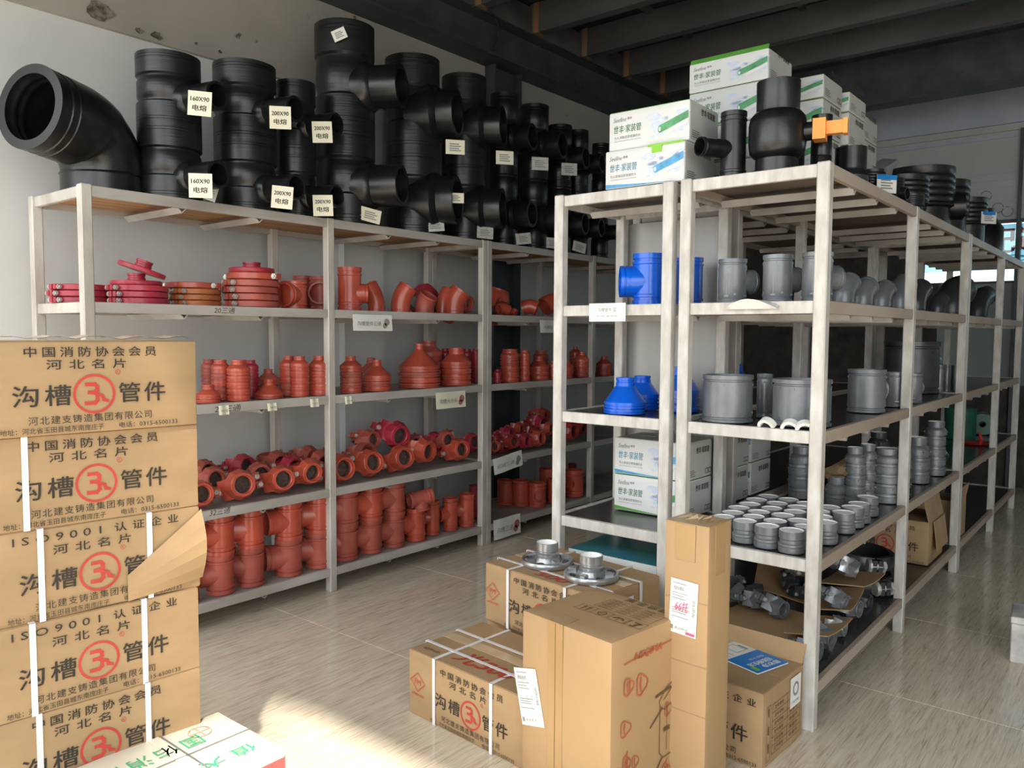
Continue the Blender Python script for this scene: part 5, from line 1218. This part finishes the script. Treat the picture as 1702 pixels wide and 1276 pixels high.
# torn corner of the fourth carton and crumpled tape on the top one
t4 = bpy.data.objects
tape = thing('tape_strip', 'crumpled clear tape along the top edge of the highest carton', 'tape', (0.858, 2.112, 1.3872), (0, 0, radians(-6)))
m = MB(); n = 22
P0 = [(-0.30 + 0.6 * i / n, -0.015 * sin(i * 1.7) * 0.4, 0.003 + 0.008 * abs(sin(i * 2.3)) * (1.6 if i == 12 else 1)) for i in range(n + 1)]
for a, b in zip(P0, P0[1:]):
    m.quad(a, b, (b[0], b[1] + 0.07, b[2] + 0.003), (a[0], a[1] + 0.07, a[2] + 0.003)); m.quad((a[0], a[1] + 0.07, a[2] + 0.002), (b[0], b[1] + 0.07, b[2] + 0.002), (b[0], b[1], b[2] - 0.001), (a[0], a[1], a[2] - 0.001))
part('film', m.mesh('film', M_CLEAR), tape)
# wrapped white box with green print
t = thing('wrapped_box', 'white wrapped box with green print and a red band', 'box', (0.952, 1.942, 0), (0, 0, 0))
part('box_body', carton_body(0.54, 0.33, 0.30, M_WRAP, 5, 0.004), t)
tm = MB(); put_text(tm, '国佑消防', 0.02, 0.055, 0.062, 0.27, rot=pi, space=1.3); put_text(tm, '值 大', 0.15, -0.09, 0.05, 0.15, rot=pi)
part('lettering', tm.mesh('lettering', M_TURQ, False), t, (0, 0, 0.3035))
sm = MB(); sm.box((-0.272, -0.002, 0.3024), (0.272, 0.0, 0.3045)); sm.box((0.085, -0.167, 0.3024), (0.088, 0.167, 0.3045)); sm.box((0.271, -0.002, 0), (0.2732, 0.0, 0.3045))
part('strap', sm.mesh('strap', mat('grey_strap', (0.20, 0.20, 0.20), 0.5), False), t)
part('tape', box_mesh(0.03, 0.328, 0.001, M_WRAP), t, (0.066, 0, 0.3025))
part('red_band', box_mesh(0.535, 0.0012, 0.045, M_REDBAND), t, (0.001, -0.1675, 0.235))
part('red_band', box_mesh(0.0012, 0.32, 0.045, M_REDBAND), t, (0.2725, 0, 0.235))
part('stamp', MB().stroke([(-0.03, 0.0), (0.03, 0.0)], 0.004).stroke([(0, -0.03), (0, 0.03)], 0.004).ring(0, 0, 0.03, 0.004).mesh('stamp', mat('faded_brown_stamp', (0.62, 0.47, 0.34), 0.7), False), t, (0.17, 0.09, 0.3035))
# cartons in the middle
tA = brown_carton('strapped brown carton on the floor with red 500 on its top', 2.178, 1.818, 0.0005, 0.60, 0.385, 0.24, -94.2, False, (-0.155, 0.135), (0.055, -0.10), 31, 0.005)
tm = MB(); put_text(tm, '光500', 0.0, 0.0, 0.10, 0.27, bold=0.002, shear=0.25)
part('red_handwriting', tm.mesh('red_handwriting', M_REDINK, False), tA, (0.02, -0.105, 0.2442), (0, 0, 0))
tm = MB(); put_text(tm, '小 高', 0.14, 0.13, 0.04, 0.10, rot=pi); put_text(tm, 'φ219×100', -0.22, -0.15, 0.022, 0.08)
part('lettering', tm.mesh('lettering', M_INK, False), tA, (0, 0, 0.2442))
brown_carton('hidden brown carton carrying the carton with the two flanges', 2.60, 1.83, 0.0005, 0.56, 0.36, 0.238, -95, False, (), (), 33, 0.003)
tB = brown_carton('creased brown carton with two flanges lying on top', 2.575, 1.80, 0.2405, 0.59, 0.38, 0.235, -97, False, (-0.155, 0.15), (0.06, -0.11), 35, 0.012)
tm = MB(); put_text(tm, '500', 0.03, -0.14, 0.07, 0.16, bold=0.001, shear=0.2)
part('red_handwriting', tm.mesh('red_handwriting', M_REDINK, False), tB, (0, 0, 0.2392))
lab = MB().box((-0.04, -0.001, -0.035), (0.04, 0, 0.035))
def qlabel(t, loc, rot, w, h, kind=0):
    q = part('paper_label', box_mesh(w, 0.001, h, M_PAPER), t, loc, rot)
    m = MB()
    if kind == 0:
        m.ring(0, h * 0.58, min(w, h) * 0.24, min(w, h) * 0.10, 20); put_text(m, '产品合格证', 0, h * 0.18, h * 0.10, w * 0.7)
    else:
        rr = random.Random(kind)
        for i in range(16): m.quad((-w * 0.38 + i * w * 0.025, h * 0.80, 0), (-w * 0.38 + i * w * 0.025 + w * 0.012 * rr.uniform(.5, 1.4), h * 0.80, 0), (-w * 0.38 + i * w * 0.025 + w * 0.012 * rr.uniform(.5, 1.4), h * 0.87, 0), (-w * 0.38 + i * w * 0.025, h * 0.87, 0))
        for i in range(18): m.quad((w * 0.32, h * (0.38 + i * 0.018), 0), (w * 0.43, h * (0.38 + i * 0.018), 0), (w * 0.43, h * (0.38 + i * 0.018) + h * 0.010 * rr.uniform(.5, 1.3), 0), (w * 0.32, h * (0.38 + i * 0.018) + h * 0.010 * rr.uniform(.5, 1.3), 0))
        for i, (yy, ww) in enumerate(((0.92, .5), (0.74, .55), (0.69, .4), (0.64, .5), (0.46, .6), (0.42, .5), (0.38, .55), (0.30, .62))):
            m.quad((-w * 0.42, h * yy, 0), (-w * 0.42 + w * ww, h * yy, 0), (-w * 0.42 + w * ww, h * (yy + 0.014), 0), (-w * 0.42, h * (yy + 0.014), 0))
        put_text(m, '速运物流', -w * 0.05, h * 0.10, h * 0.06, w * 0.5)
        m.box((-w * 0.44, h * 0.06, 0), (-w * 0.34, h * 0.14, 0.0001))
    part('print', m.mesh('print', M_GREYTXT, False), q, (0, -0.0012, 0), FRONT)
    return q
qlabel(tB, (0.305, -0.03, 0.10), (0, 0, pi / 2), 0.085, 0.10)
def flange(label, x, y, z, r, rn, hn, yaw):
    t = thing('cast_flange', label, 'flange', (x, y, z), (0, 0, yaw))
    part('plate', MB().lathe([(rn * 0.9, 0), (r * 0.97, 0), (r, 0.006), (r, 0.017), (r * 0.97, 0.022), (r * 0.90, 0.022), (r * 0.88, 0.014), (rn * 1.3, 0.014), (rn * 1.1, 0.03), (rn * 0.9, 0.03)], 40).mesh('plate', M_ZINC), t)
    part('neck', MB().lathe([(rn * 1.02, 0.012), (rn * 1.05, 0.045), (rn * 0.93, 0.05), (rn * 0.93, hn - 0.034), (rn, hn - 0.03), (rn, hn), (rn * 0.84, hn), (rn * 0.84, 0.012)], 32).mesh('neck', M_ZINC), t)
    part('lining', MB().lathe([(rn * 0.97, hn + 0.0005), (rn * 0.84, hn + 0.0005), (rn * 0.80, hn - 0.02), (0, hn - 0.026)], 30, closed=False).mesh('lining', M_LINER), t)
    hole = cached('hole', lambda: MB().lathe([(0.0, 0.0), (0.010, 0.0), (0.013, 0.0), (0.014, 0.006), (0.010, 0.006), (0.009, 0.001)], 14, closed=False).mesh('bolt_hole', M_DGREY))
    boss = cached('boss', lambda: MB().box((-0.009, -0.017, 0), (0.009, 0.017, 0.016)).mesh('rib', M_ZINC, False))
    for k in range(8):
        a = 2 * pi * k / 8
        if k % 2 == 0: part('bolt_hole', hole, t, (r * 0.74 * cos(a), r * 0.74 * sin(a), 0.0142))
        else: part('stiffening_rib', boss, t, (r * 0.72 * cos(a), r * 0.72 * sin(a), 0.0135), (0, 0, a + pi / 2))
flange('shiny grey flange with white-lined neck, left one on the carton', 2.56, 1.905, 0.4815, 0.106, 0.044, 0.088, 0.3)
flange('shiny grey flange with white-lined neck, right one on the carton', 2.52, 1.665, 0.4815, 0.106, 0.044, 0.088, 1.0)
# tall carton with kitchen drawing
tD = thing('tall_carton', 'tall tan carton with red vegetable drawings on its side', 'box', (2.06, 1.315, 0.0005), (0, 0, radians(-98)))
Dw, Dd, Dh = 0.36, 0.345, 0.55
part('carton_body', carton_body(Dw, Dd, Dh, M_CARD2, 41, 0.004), tD)
part('tape', MB().box((-0.030, -Dd / 2 - 0.0034, 0.0), (0.030, -Dd / 2 - 0.0026, Dh + 0.001)).box((-0.03, -Dd / 2 - 0.0034, Dh + 0.0005), (0.03, -Dd / 2 + 0.07, Dh + 0.0018)).mesh('tape', M_TAPE, False), tD, (-0.035, 0, 0))
part('seam', box_mesh(0.0022, 0.0006, Dh, M_BRINK), tD, (-0.035, -Dd / 2 - 0.0036, 0))
qlabel(tD, (-0.125, -Dd / 2 - 0.0040, 0.20), (0, radians(-14), 0), 0.10, 0.175, 5)
tm = MB(); put_text(tm, '黑金容器', 0.03, 0.115, 0.036, 0.17, space=1.2)
for i in range(6): tm.stroke([(-0.09, 0.085 - 0.018 * i), (0.13, 0.085 - 0.018 * i)], 0.0014)
for xx in (-0.09, -0.03, 0.13): tm.stroke([(xx, 0.085), (xx, -0.005)], 0.0014)
for i in range(5):
    for xx, ww in ((-0.06, .04), (0.04, .10)): put_text(tm, '净重规格' if xx < 0 else '产品名称：不锈钢桶', xx, 0.0755 - 0.018 * i, 0.010, ww)
for i in range(4):
    x0 = -0.12 + 0.066 * i
    tm.stroke([(x0, -0.02), (x0 + 0.06, -0.02), (x0 + 0.06, -0.065), (x0, -0.065), (x0, -0.02)], 0.0018)
    if i == 0:
        for a in (0.02, 0.04): tm.stroke([(x0 + a, -0.058), (x0 + a, -0.03)], 0.004); tm.stroke([(x0 + a - 0.006, -0.036), (x0 + a, -0.027), (x0 + a + 0.006, -0.036)], 0.003)
    elif i == 1: tm.ring(x0 + 0.03, -0.042, 0.014, 0.004, 16); tm.stroke([(x0 + 0.022, -0.042), (x0 + 0.038, -0.042)], 0.003)
    elif i == 2: tm.stroke([(x0 + 0.012, -0.045), (x0 + 0.02, -0.035), (x0 + 0.04, -0.035), (x0 + 0.048, -0.045)], 0.006); tm.stroke([(x0 + 0.03, -0.035), (x0 + 0.03, -0.058)], 0.003)
    else: tm.stroke([(x0 + 0.02, -0.03), (x0 + 0.04, -0.03), (x0 + 0.03, -0.045), (x0 + 0.03, -0.058), (x0 + 0.02, -0.058)], 0.007)
part('lettering', tm.mesh('lettering', M_BRINK, False), tD, (0.03, 0.03, Dh + 0.0022), (0, 0, 0))
SIDE = (pi / 2, 0, pi / 2)
rm = MB()
rm.stroke([(-0.12, 0.475), (0.10, 0.490)], 0.004); put_text(rm, 'NSQIMA', -0.01, 0.483, 0.030, 0.13, bold=0.001, shear=0.3)
def blob(cx, cy, r, sx=1.0, k=3):
    g = lambda a: 1 + 0.16 * cos(3 * a * pi / 12)
    rm.stroke([(cx + sx * r * g(a) * cos(a * pi / 12), cy + r * g(a) * sin(a * pi / 12)) for a in range(25)], r * 0.17)
    for q in range(1, k): rm.stroke([(cx + sx * r * (-0.55 + 0.45 * q), cy + r * 0.62), (cx + sx * r * (-0.75 + 0.5 * q), cy), (cx + sx * r * (-0.5 + 0.42 * q), cy - r * 0.62)], r * 0.22)
blob(-0.10, 0.405, 0.024, 0.9); blob(-0.04, 0.395, 0.030, 0.8, 2); blob(-0.112, 0.285, 0.022, 1.0, 2); blob(-0.105, 0.178, 0.024, 0.7); blob(-0.065, 0.172, 0.018, 0.8, 2); blob(0.085, 0.085, 0.026, 0.75); blob(-0.085, 0.045, 0.045, 0.9); blob(0.09, 0.28, 0.02, .8, 2)
rm.stroke([(-0.105, 0.20), (-0.10, 0.215)], 0.004); rm.stroke([(0.085, 0.11), (0.09, 0.125)], 0.004)
part('vegetable_print', rm.mesh('vegetable_print', M_RBROWN, False), tD, (Dw / 2 + 0.0042, 0, 0), SIDE)
gm = MB()
gm.stroke([(0.0, 0.30), (0.0, 0.155), (0.02, 0.135), (0.07, 0.14), (0.075, 0.30)], 0.003); gm.stroke([(0.035, 0.30), (0.035, 0.155)], 0.002)
gm.stroke([(-0.02, 0.335), (0.05, 0.345)], 0.008); gm.stroke([(-0.045, 0.25), (0.01, 0.29)], 0.006); gm.stroke([(-0.03, 0.085), (0.012, 0.135)], 0.006)
gm.stroke([(0.0, 0.30), (-0.005, 0.315), (0.03, 0.35), (0.075, 0.365), (0.085, 0.33), (0.06, 0.295), (0.02, 0.285), (0.0, 0.30)], 0.003); gm.stroke([(0.02, 0.315), (0.06, 0.345)], 0.003); gm.box((0.02, 0.215, 0), (0.05, 0.228, 0.0001))
part('appliance_drawing', gm.mesh('appliance_drawing', M_BRINK, False), tD, (Dw / 2 + 0.0042, 0.05, 0), SIDE)
# long upright carton
tE = thing('long_carton', 'long narrow brown carton standing on end before the racks', 'box', (2.205, 1.072, 0.0005), (0, 0, radians(-93.5)))
part('carton_body', carton_body(0.147, 0.135, 0.85, M_CARD2, 43, 0.003), tE)
for zz in (0.43, 0.62, 0.28): part('crease', box_mesh(0.146, 0.0006, 0.0025, M_CARDD), tE, (0, -0.0698, zz))
part('tape', MB().box((-0.074, -0.068, 0.849), (0.074, 0.068, 0.8525)).box((-0.035, -0.0705, 0.74), (0.03, -0.0695, 0.85)).box((0.0735, -0.03, 0.70), (0.0752, 0.03, 0.85)).mesh('tape', M_TAPE, False), tE)
cr = MB(); q = random.Random(3)
for i in range(8):
    a = (-0.06 + 0.016 * i, q.uniform(-.05, .03), 0.853); b = (-0.045 + 0.016 * i, q.uniform(0, .06), 0.853 + q.uniform(.002, .012)); c = (-0.03 + 0.012 * i, q.uniform(-.02, .05), 0.853)
    cr.add([a, b, c], [(0, 1, 2)])
part('crumpled_tape', cr.mesh('crumpled_tape', M_CLEAR, False), tE)
q = qlabel(tE, (-0.008, -0.0712, 0.515), (0, radians(2), 0), 0.092, 0.165, 9)
tm = MB(); put_text(tm, '66托', -0.005, 0.085, 0.034, 0.045, shear=.2, bold=.0006); tm.box((0.012, 0.004, 0), (0.042, 0.012, 0.0001))
part('red_print', tm.mesh('red_print', M_PINKINK, False), q, (0, -0.0016, 0), FRONT)
# carton with booklet at the right
tF = brown_carton('brown carton with a blue booklet on top, by the corner post', 2.628, 1.222, 0.0005, 0.55, 0.325, 0.255, -92.5, True, (), (), 47, 0.006, None, None, True, 1.06, False)
sm = MB()
for i in range(7): sm.stroke([(-0.10, 0.20 - 0.028 * i), (0.13, 0.20 - 0.028 * i)], 0.0016)
for xx in (-0.10, 0.02, 0.13): sm.stroke([(xx, 0.20), (xx, 0.032)], 0.0016)
for i in range(6):
    put_text(sm, '型号规格', -0.045, 0.186 - 0.028 * i, 0.014, 0.07); put_text(sm, '数量件', 0.075, 0.186 - 0.028 * i, 0.014, 0.07)
sm.stroke([(-0.14, 0.205), (-0.112, 0.205), (-0.112, 0.02), (-0.14, 0.02), (-0.14, 0.205)], 0.0016)
for zz in (0.17, 0.11, 0.05): sm.stroke([(-0.126, zz), (-0.126, zz + 0.025)], 0.006)
part('side_print', sm.mesh('side_print', M_BRINK, False), tF, (0.279, 0, 0), SIDE)
qlabel(tF, (0.280, 0.085, 0.135), (0, 0, pi / 2), 0.085, 0.105)
part('raised_flap', MB().box((-0.27, 0, 0), (0.27, 0.004, 0.075), Matrix.Rotation(radians(-28), 4, 'X')).mesh('raised_flap', M_CARD, False), tF, (0, 0.158, 0.25))
t = thing('booklet', 'blue and white booklet lying on the brown carton', 'booklet', (2.69, 1.115, 0.2605), (0, 0, radians(-106)))
part('pages', box_mesh(0.235, 0.165, 0.004, M_PAPER), t)
part('cover', box_mesh(0.135, 0.165, 0.0012, M_BLUEW), t, (0.0505, 0, 0.0041))
tm = MB(); put_text(tm, '即秒净', 0.092, 0.02, 0.028, 0.085, rot=-pi / 2, bold=0.001); put_text(tm, '轻松畅生活', 0.062, 0.0, 0.028, 0.115, rot=-pi / 2, bold=0.001); put_text(tm, '智能卫浴', 0.03, 0.02, 0.014, 0.075, rot=-pi / 2)
part('lettering', tm.mesh('lettering', M_PAPER, False), t, (0, 0, 0.0056))
part('badge', box_mesh(0.03, 0.016, 0.0005, M_LIME), t, (0.09, -0.06, 0.0053))
tm = MB(); tm.stroke([(-0.10, 0.05), (-0.04, 0.05), (-0.04, 0.0), (-0.10, 0.0), (-0.10, 0.05)], 0.003); tm.box((-0.085, 0.055, 0), (-0.04, 0.065, 0.0001)); tm.stroke([(-0.10, -0.03), (-0.03, -0.03)], 0.003); tm.stroke([(-0.10, -0.05), (-0.03, -0.05)], 0.003)
part('picture', tm.mesh('picture', M_GREYTXT, False), t, (0, 0, 0.0044))
# open carton on the far bottom shelf
tG = brown_carton('open brown carton on the bottom shelf of the aisle rack', 4.90, 1.20, 0.1675, 0.50, 0.36, 0.235, -90, False, (), (), 51, 0.004, None, None, True, 0.95, False)
part('raised_flap', MB().box((0, -0.178, 0), (0.004, 0.178, 0.16), Matrix.Rotation(radians(-14), 4, 'Y')).mesh('raised_flap', M_CARDD, False), tG, (0.246, 0, 0.233))
part('hanging_flap', MB().box((0, -0.17, -0.16), (0.004, 0.10, 0.0), Matrix.Rotation(radians(-8), 4, 'Y')).mesh('hanging_flap', M_CARDD, False), tG, (0.256, 0.06, 0.23))
sm = MB()
for i in range(8):
    put_text(sm, '规格型号数量', 0.0, 0.20 - 0.022 * i, 0.014, 0.22)
part('side_print', sm.mesh('side_print', M_RBROWN, False), tG, (0.2535, 0, 0), SIDE)
tH = brown_carton('brown carton behind the double aisle post, bottom shelf', 5.55, 1.12, 0.1675, 0.36, 0.28, 0.24, -90, False, (), (), 53, 0.004, M_CARDD, None, False, 1.0, False)
part('raised_flap', MB().box((0, -0.13, 0), (0.004, 0.13, 0.09), Matrix.Rotation(radians(10), 4, 'Y')).mesh('raised_flap', M_CARDD, False), tH, (0.176, 0, 0.236))

# ------------------------------------------------------------------ white cartons of household pipe
def white_print(colour):
    """front print for a 0.367 x 0.155 face"""
    def mk():
        tx = M_GTXT if colour == 'green' else M_BTXT; pp = M_GPIPE if colour == 'green' else M_BPIPE
        a = MB(); put_text(a, '世丰·家装管', -0.095, 0.084, 0.034, 0.130, bold=0.0002, shear=0.10)
        g = MB(); put_text(g, 'Seefine', -0.132, 0.123, 0.026, 0.062, shear=0.35); put_text(g, '世丰', -0.085, 0.124, 0.012, 0.022, bold=0.0004)
        put_text(g, '为人类输送更健康的水', -0.095, 0.050, 0.013, 0.125); put_text(g, 'TRANSPORTING HEALTHY WATER FOR HUMAN', -0.095, 0.036, 0.006, 0.125)
        s = MB()
        q = random.Random(4)
        for i in range(16):
            x = 0.02 + 0.15 * q.random(); y = 0.03 + 0.085 * q.random(); w = 0.010 + 0.03 * q.random()
            s.add([(x + w * cos(k * pi / 4) * q.uniform(.6, 1.1), y + 0.5 * w * sin(k * pi / 4) * q.uniform(.6, 1.1), 0) for k in range(8)], [tuple(range(8))])
        p = MB()
        x0, y0, x1, y1, r = 0.055, 0.058, 0.180, 0.100, 0.0145
        p.quad((x0 + 0.003, y0 - r, 0), (x1, y1 - r, 0), (x1, y1 + r, 0), (x0 - 0.003, y0 + r, 0))
        p.add([(x0 + 0.008 * cos(k * pi / 8), y0 + r * sin(k * pi / 8), 0.0001) for k in range(16)], [tuple(range(16))])
        h = MB().add([(x0 + 0.005 * cos(k * pi / 8), y0 + r * 0.62 * sin(k * pi / 8), 0) for k in range(16)], [tuple(range(16))])
        wl = MB().quad((0.085, 0.036, 0), (0.180, 0.068, 0), (0.180, 0.082, 0), (0.085, 0.050, 0))
        return [('main_lettering', a.mesh('a', tx, False), 0), ('small_lettering', g.mesh('g', M_GREYTXT, False), 0), ('splash_print', s.mesh('s', M_SPLASH, False), 0), ('pipe_print', p.mesh('p', pp, False), 0.0004), ('pipe_mouth', h.mesh('h', M_WHITECARD, False), 0.0008), ('label_print', wl.mesh('w', M_PAPER, False), 0.0004)]
    return cached(('wp', colour), mk)
def white_side():
    def mk():
        b = MB(); put_text(b, '世丰·家装管', 0.03, 0.124, 0.03, 0.125, bold=0.0008)
        for i in range(4): b.stroke([(-0.11, 0.040 - 0.008 * i), (-0.05 + 0.01 * (i % 2), 0.040 - 0.008 * i)], 0.0022)
        for i in (0, 1): b.stroke([(0.06 + 0.03 * i, 0.016), (0.082 + 0.03 * i, 0.016), (0.082 + 0.03 * i, 0.036), (0.06 + 0.03 * i, 0.036), (0.06 + 0.03 * i, 0.016)], 0.003)
        return b.mesh('side_lettering', M_INK, False)
    return cached('ws', mk)
def white_carton(label, x, y, z, colour='green', yaw=-90, w=0.36, d=0.262, h=0.153, fold=0.0, group='white cartons with pipe pictures', prints=True, edge=True):
    t = thing('white_carton', label, 'box', (x, y, z), (0, 0, radians(yaw)), group)
    part('carton_body', carton_body(w, d, h, M_WHITECARD, 61, 0.002), t)
    part('carton_side', box_mesh(0.001, d - 0.01, h - 0.01, M_GREYCARD), t, (w / 2 + 0.0012, 0, 0.005))
    if prints:
        for nm, me, o in white_print(colour): part(nm, me, t, (0, -d / 2 - 0.0022 - o, 0), FRONT, (w / 0.367, h / 0.155, 1))
        part('side_lettering', white_side(), t, (w / 2 + 0.0028, 0, 0), SIDE)
    if edge:
        m = MB(); n = 10
        for i in range(n):
            f_ = lambda a: 0.020 - 0.016 * sin(pi * 0.5 * (a / n)) if True else 0
            a0, a1 = -w / 2 + 0.003 + (w - 0.006) * i / n, -w / 2 + 0.003 + (w - 0.006) * (i + 1) / n
            m.quad((a0, 0.004, 0), (a1, 0.004, 0), (a1, f_(i + 1), 0), (a0, f_(i), 0))
        part('wave_print', m.mesh('wave_print', M_GREENC if colour == 'green' else M_BPIPE, False), t, (0, -d / 2 - 0.0021, 0), FRONT)
    part('lid_flap', MB().box((-w / 2 + 0.003, -d / 2 + 0.003, 0), (w / 2 - 0.003, -0.001, 0.0015)).box((-w / 2 + 0.003, 0.001, 0), (w / 2 - 0.003, d / 2 - 0.003, 0.002 + fold)).mesh('lid_flap', M_GREENC if colour == 'green' else M_WHITECARD, False), t, (0, 0, h))
    return t
c1 = white_carton('white carton with a blue pipe picture, on the narrow rack top', 2.978, 1.655, 2.006, 'blue')
part('lime_tape', MB().box((-0.022, -0.1345, 0.122), (0.022, -0.1335, 0.154)).mesh('lime_tape', M_LIME, False), c1, (0.06, 0, 0))
part('lime_edge', MB().box((0.02, -0.134, 0.147), (0.178, -0.1332, 0.156)).mesh('lime_edge', M_LIME, False), c1)
white_carton('white carton with a green pipe picture, second layer on the narrow rack', 2.992, 1.648, 2.163, 'green', -89, edge=False)
for i in range(3):
    white_carton(['lowest white carton of the back pile behind the valve', 'second white carton up in the back pile behind the valve', 'third white carton up, its green lid under the topmost carton'][i], 3.432, 1.512, 2.006 + 0.1562 * i, 'green', -90)
tp = white_carton('topmost white carton with a raised green lid, highest of all', 3.432, 1.514, 2.006 + 0.1562 * 3, 'green', -90, h=0.125, edge=False)
part('raised_lid', MB().box((-0.178, 0, 0), (0.178, 0.002, 0.022), Matrix.Rotation(radians(-20), 4, 'X')).mesh('raised_lid', M_GREENC, False), tp, (0, -0.128, 0.125))
for i in range(4):
    white_carton(f'white carton, {ORD[i]} in the dim pile right of the topmost carton', 3.83, 1.42, 2.006 + 0.1562 * i - 0.0, 'green', -90, h=0.150 if i < 3 else .10, edge=False, group='white cartons in the dim piles')
for i in range(4):
    white_carton(f'white carton, {ORD[i]} in the second dim pile further back', 4.14, 1.40, 2.006 + 0.1562 * i, 'green', -90, h=0.150 if i < 3 else .09, edge=False, group='white cartons in the dim piles')
for i in range(4):
    white_carton(f'white carton, {ORD[i]} in the last dim pile above the coupler', 4.72, 1.50, 2.006 + 0.1562 * i, 'green', -90, h=0.150 if i < 3 else .12, edge=False, group='white cartons in the dim piles')
t = thing('polystyrene_slab', 'pale grey slab leaning across the far black fittings', 'slab', (5.02, 1.36, 2.30), (0.2, -0.28, 0.1))
part('slab', box_mesh(0.75, 0.10, 0.10, M_GREYCARD, 0.008), t)
t = thing('crate', 'dark crate under the pale grey slab, far rack top', 'crate', (5.02, 1.40, 2.004))
part('crate_body', box_mesh(0.5, 0.12, 0.20, M_BLACKR, 0.008), t)
# fourth shelf cartons
for j, (x, n) in enumerate(((3.215, 2), (3.63, 2), (3.91, 2))):
    for i in range(n):
        nm = ['front white pile on the fourth shelf', 'second white pile on the fourth shelf', 'third white pile on the fourth shelf'][j]
        white_carton(f'{"lower" if i == 0 else "upper"} carton of the {nm}', x, 1.745, 0.6145 + 0.166 * i, 'green' if i == 0 else 'blue', -90, w=0.355, d=0.25, h=0.162, group='white cartons on the fourth shelf')
for i in range(2):
    white_carton(f'{"lower" if i == 0 else "upper"} carton of the white pile nearest the grey stacks', 4.02, 1.615 - 0.002 * i if False else 1.60, 0.6145 + 0.166 * i, 'green', -90, w=0.12, d=0.0 + 0.24, h=0.162, group='white cartons on the fourth shelf', prints=False) if False else None
# teal-topped carton at the foot of the narrow rack
t = thing('white_carton', 'white carton with a glossy teal-green top, foot of narrow rack', 'box', (3.03, 1.79, 0.1675), (0, 0, radians(-90)))
part('carton_body', carton_body(0.455, 0.33, 0.295, M_WHITECARD, 61, 0.002), t)
part('printed_top', box_mesh(0.45, 0.325, 0.0015, M_TEAL), t, (0, 0, 0.2952))
tm = MB(); put_text(tm, 'Seefine', 0.0, 0.0, 0.06, 0.20, shear=0.35, rot=pi)
part('lettering', tm.mesh('lettering', M_GREENC, False), t, (0.02, 0.0, 0.2972))
part('side_lettering', white_side(), t, (0.2295, 0, 0.08), SIDE)
# small marble-patterned block at the right edge
t = thing('marble_block', 'small grey marble-patterned box at the right edge of the floor', 'box', (4.11, 0.40, 0.0), (0, 0, 0.1))
part('block', box_mesh(0.22, 0.16, 0.17, M_MARBLE, 0.004), t)
part('lid', box_mesh(0.225, 0.165, 0.03, M_MARBLE, 0.004), t, (0, 0, 0.172))
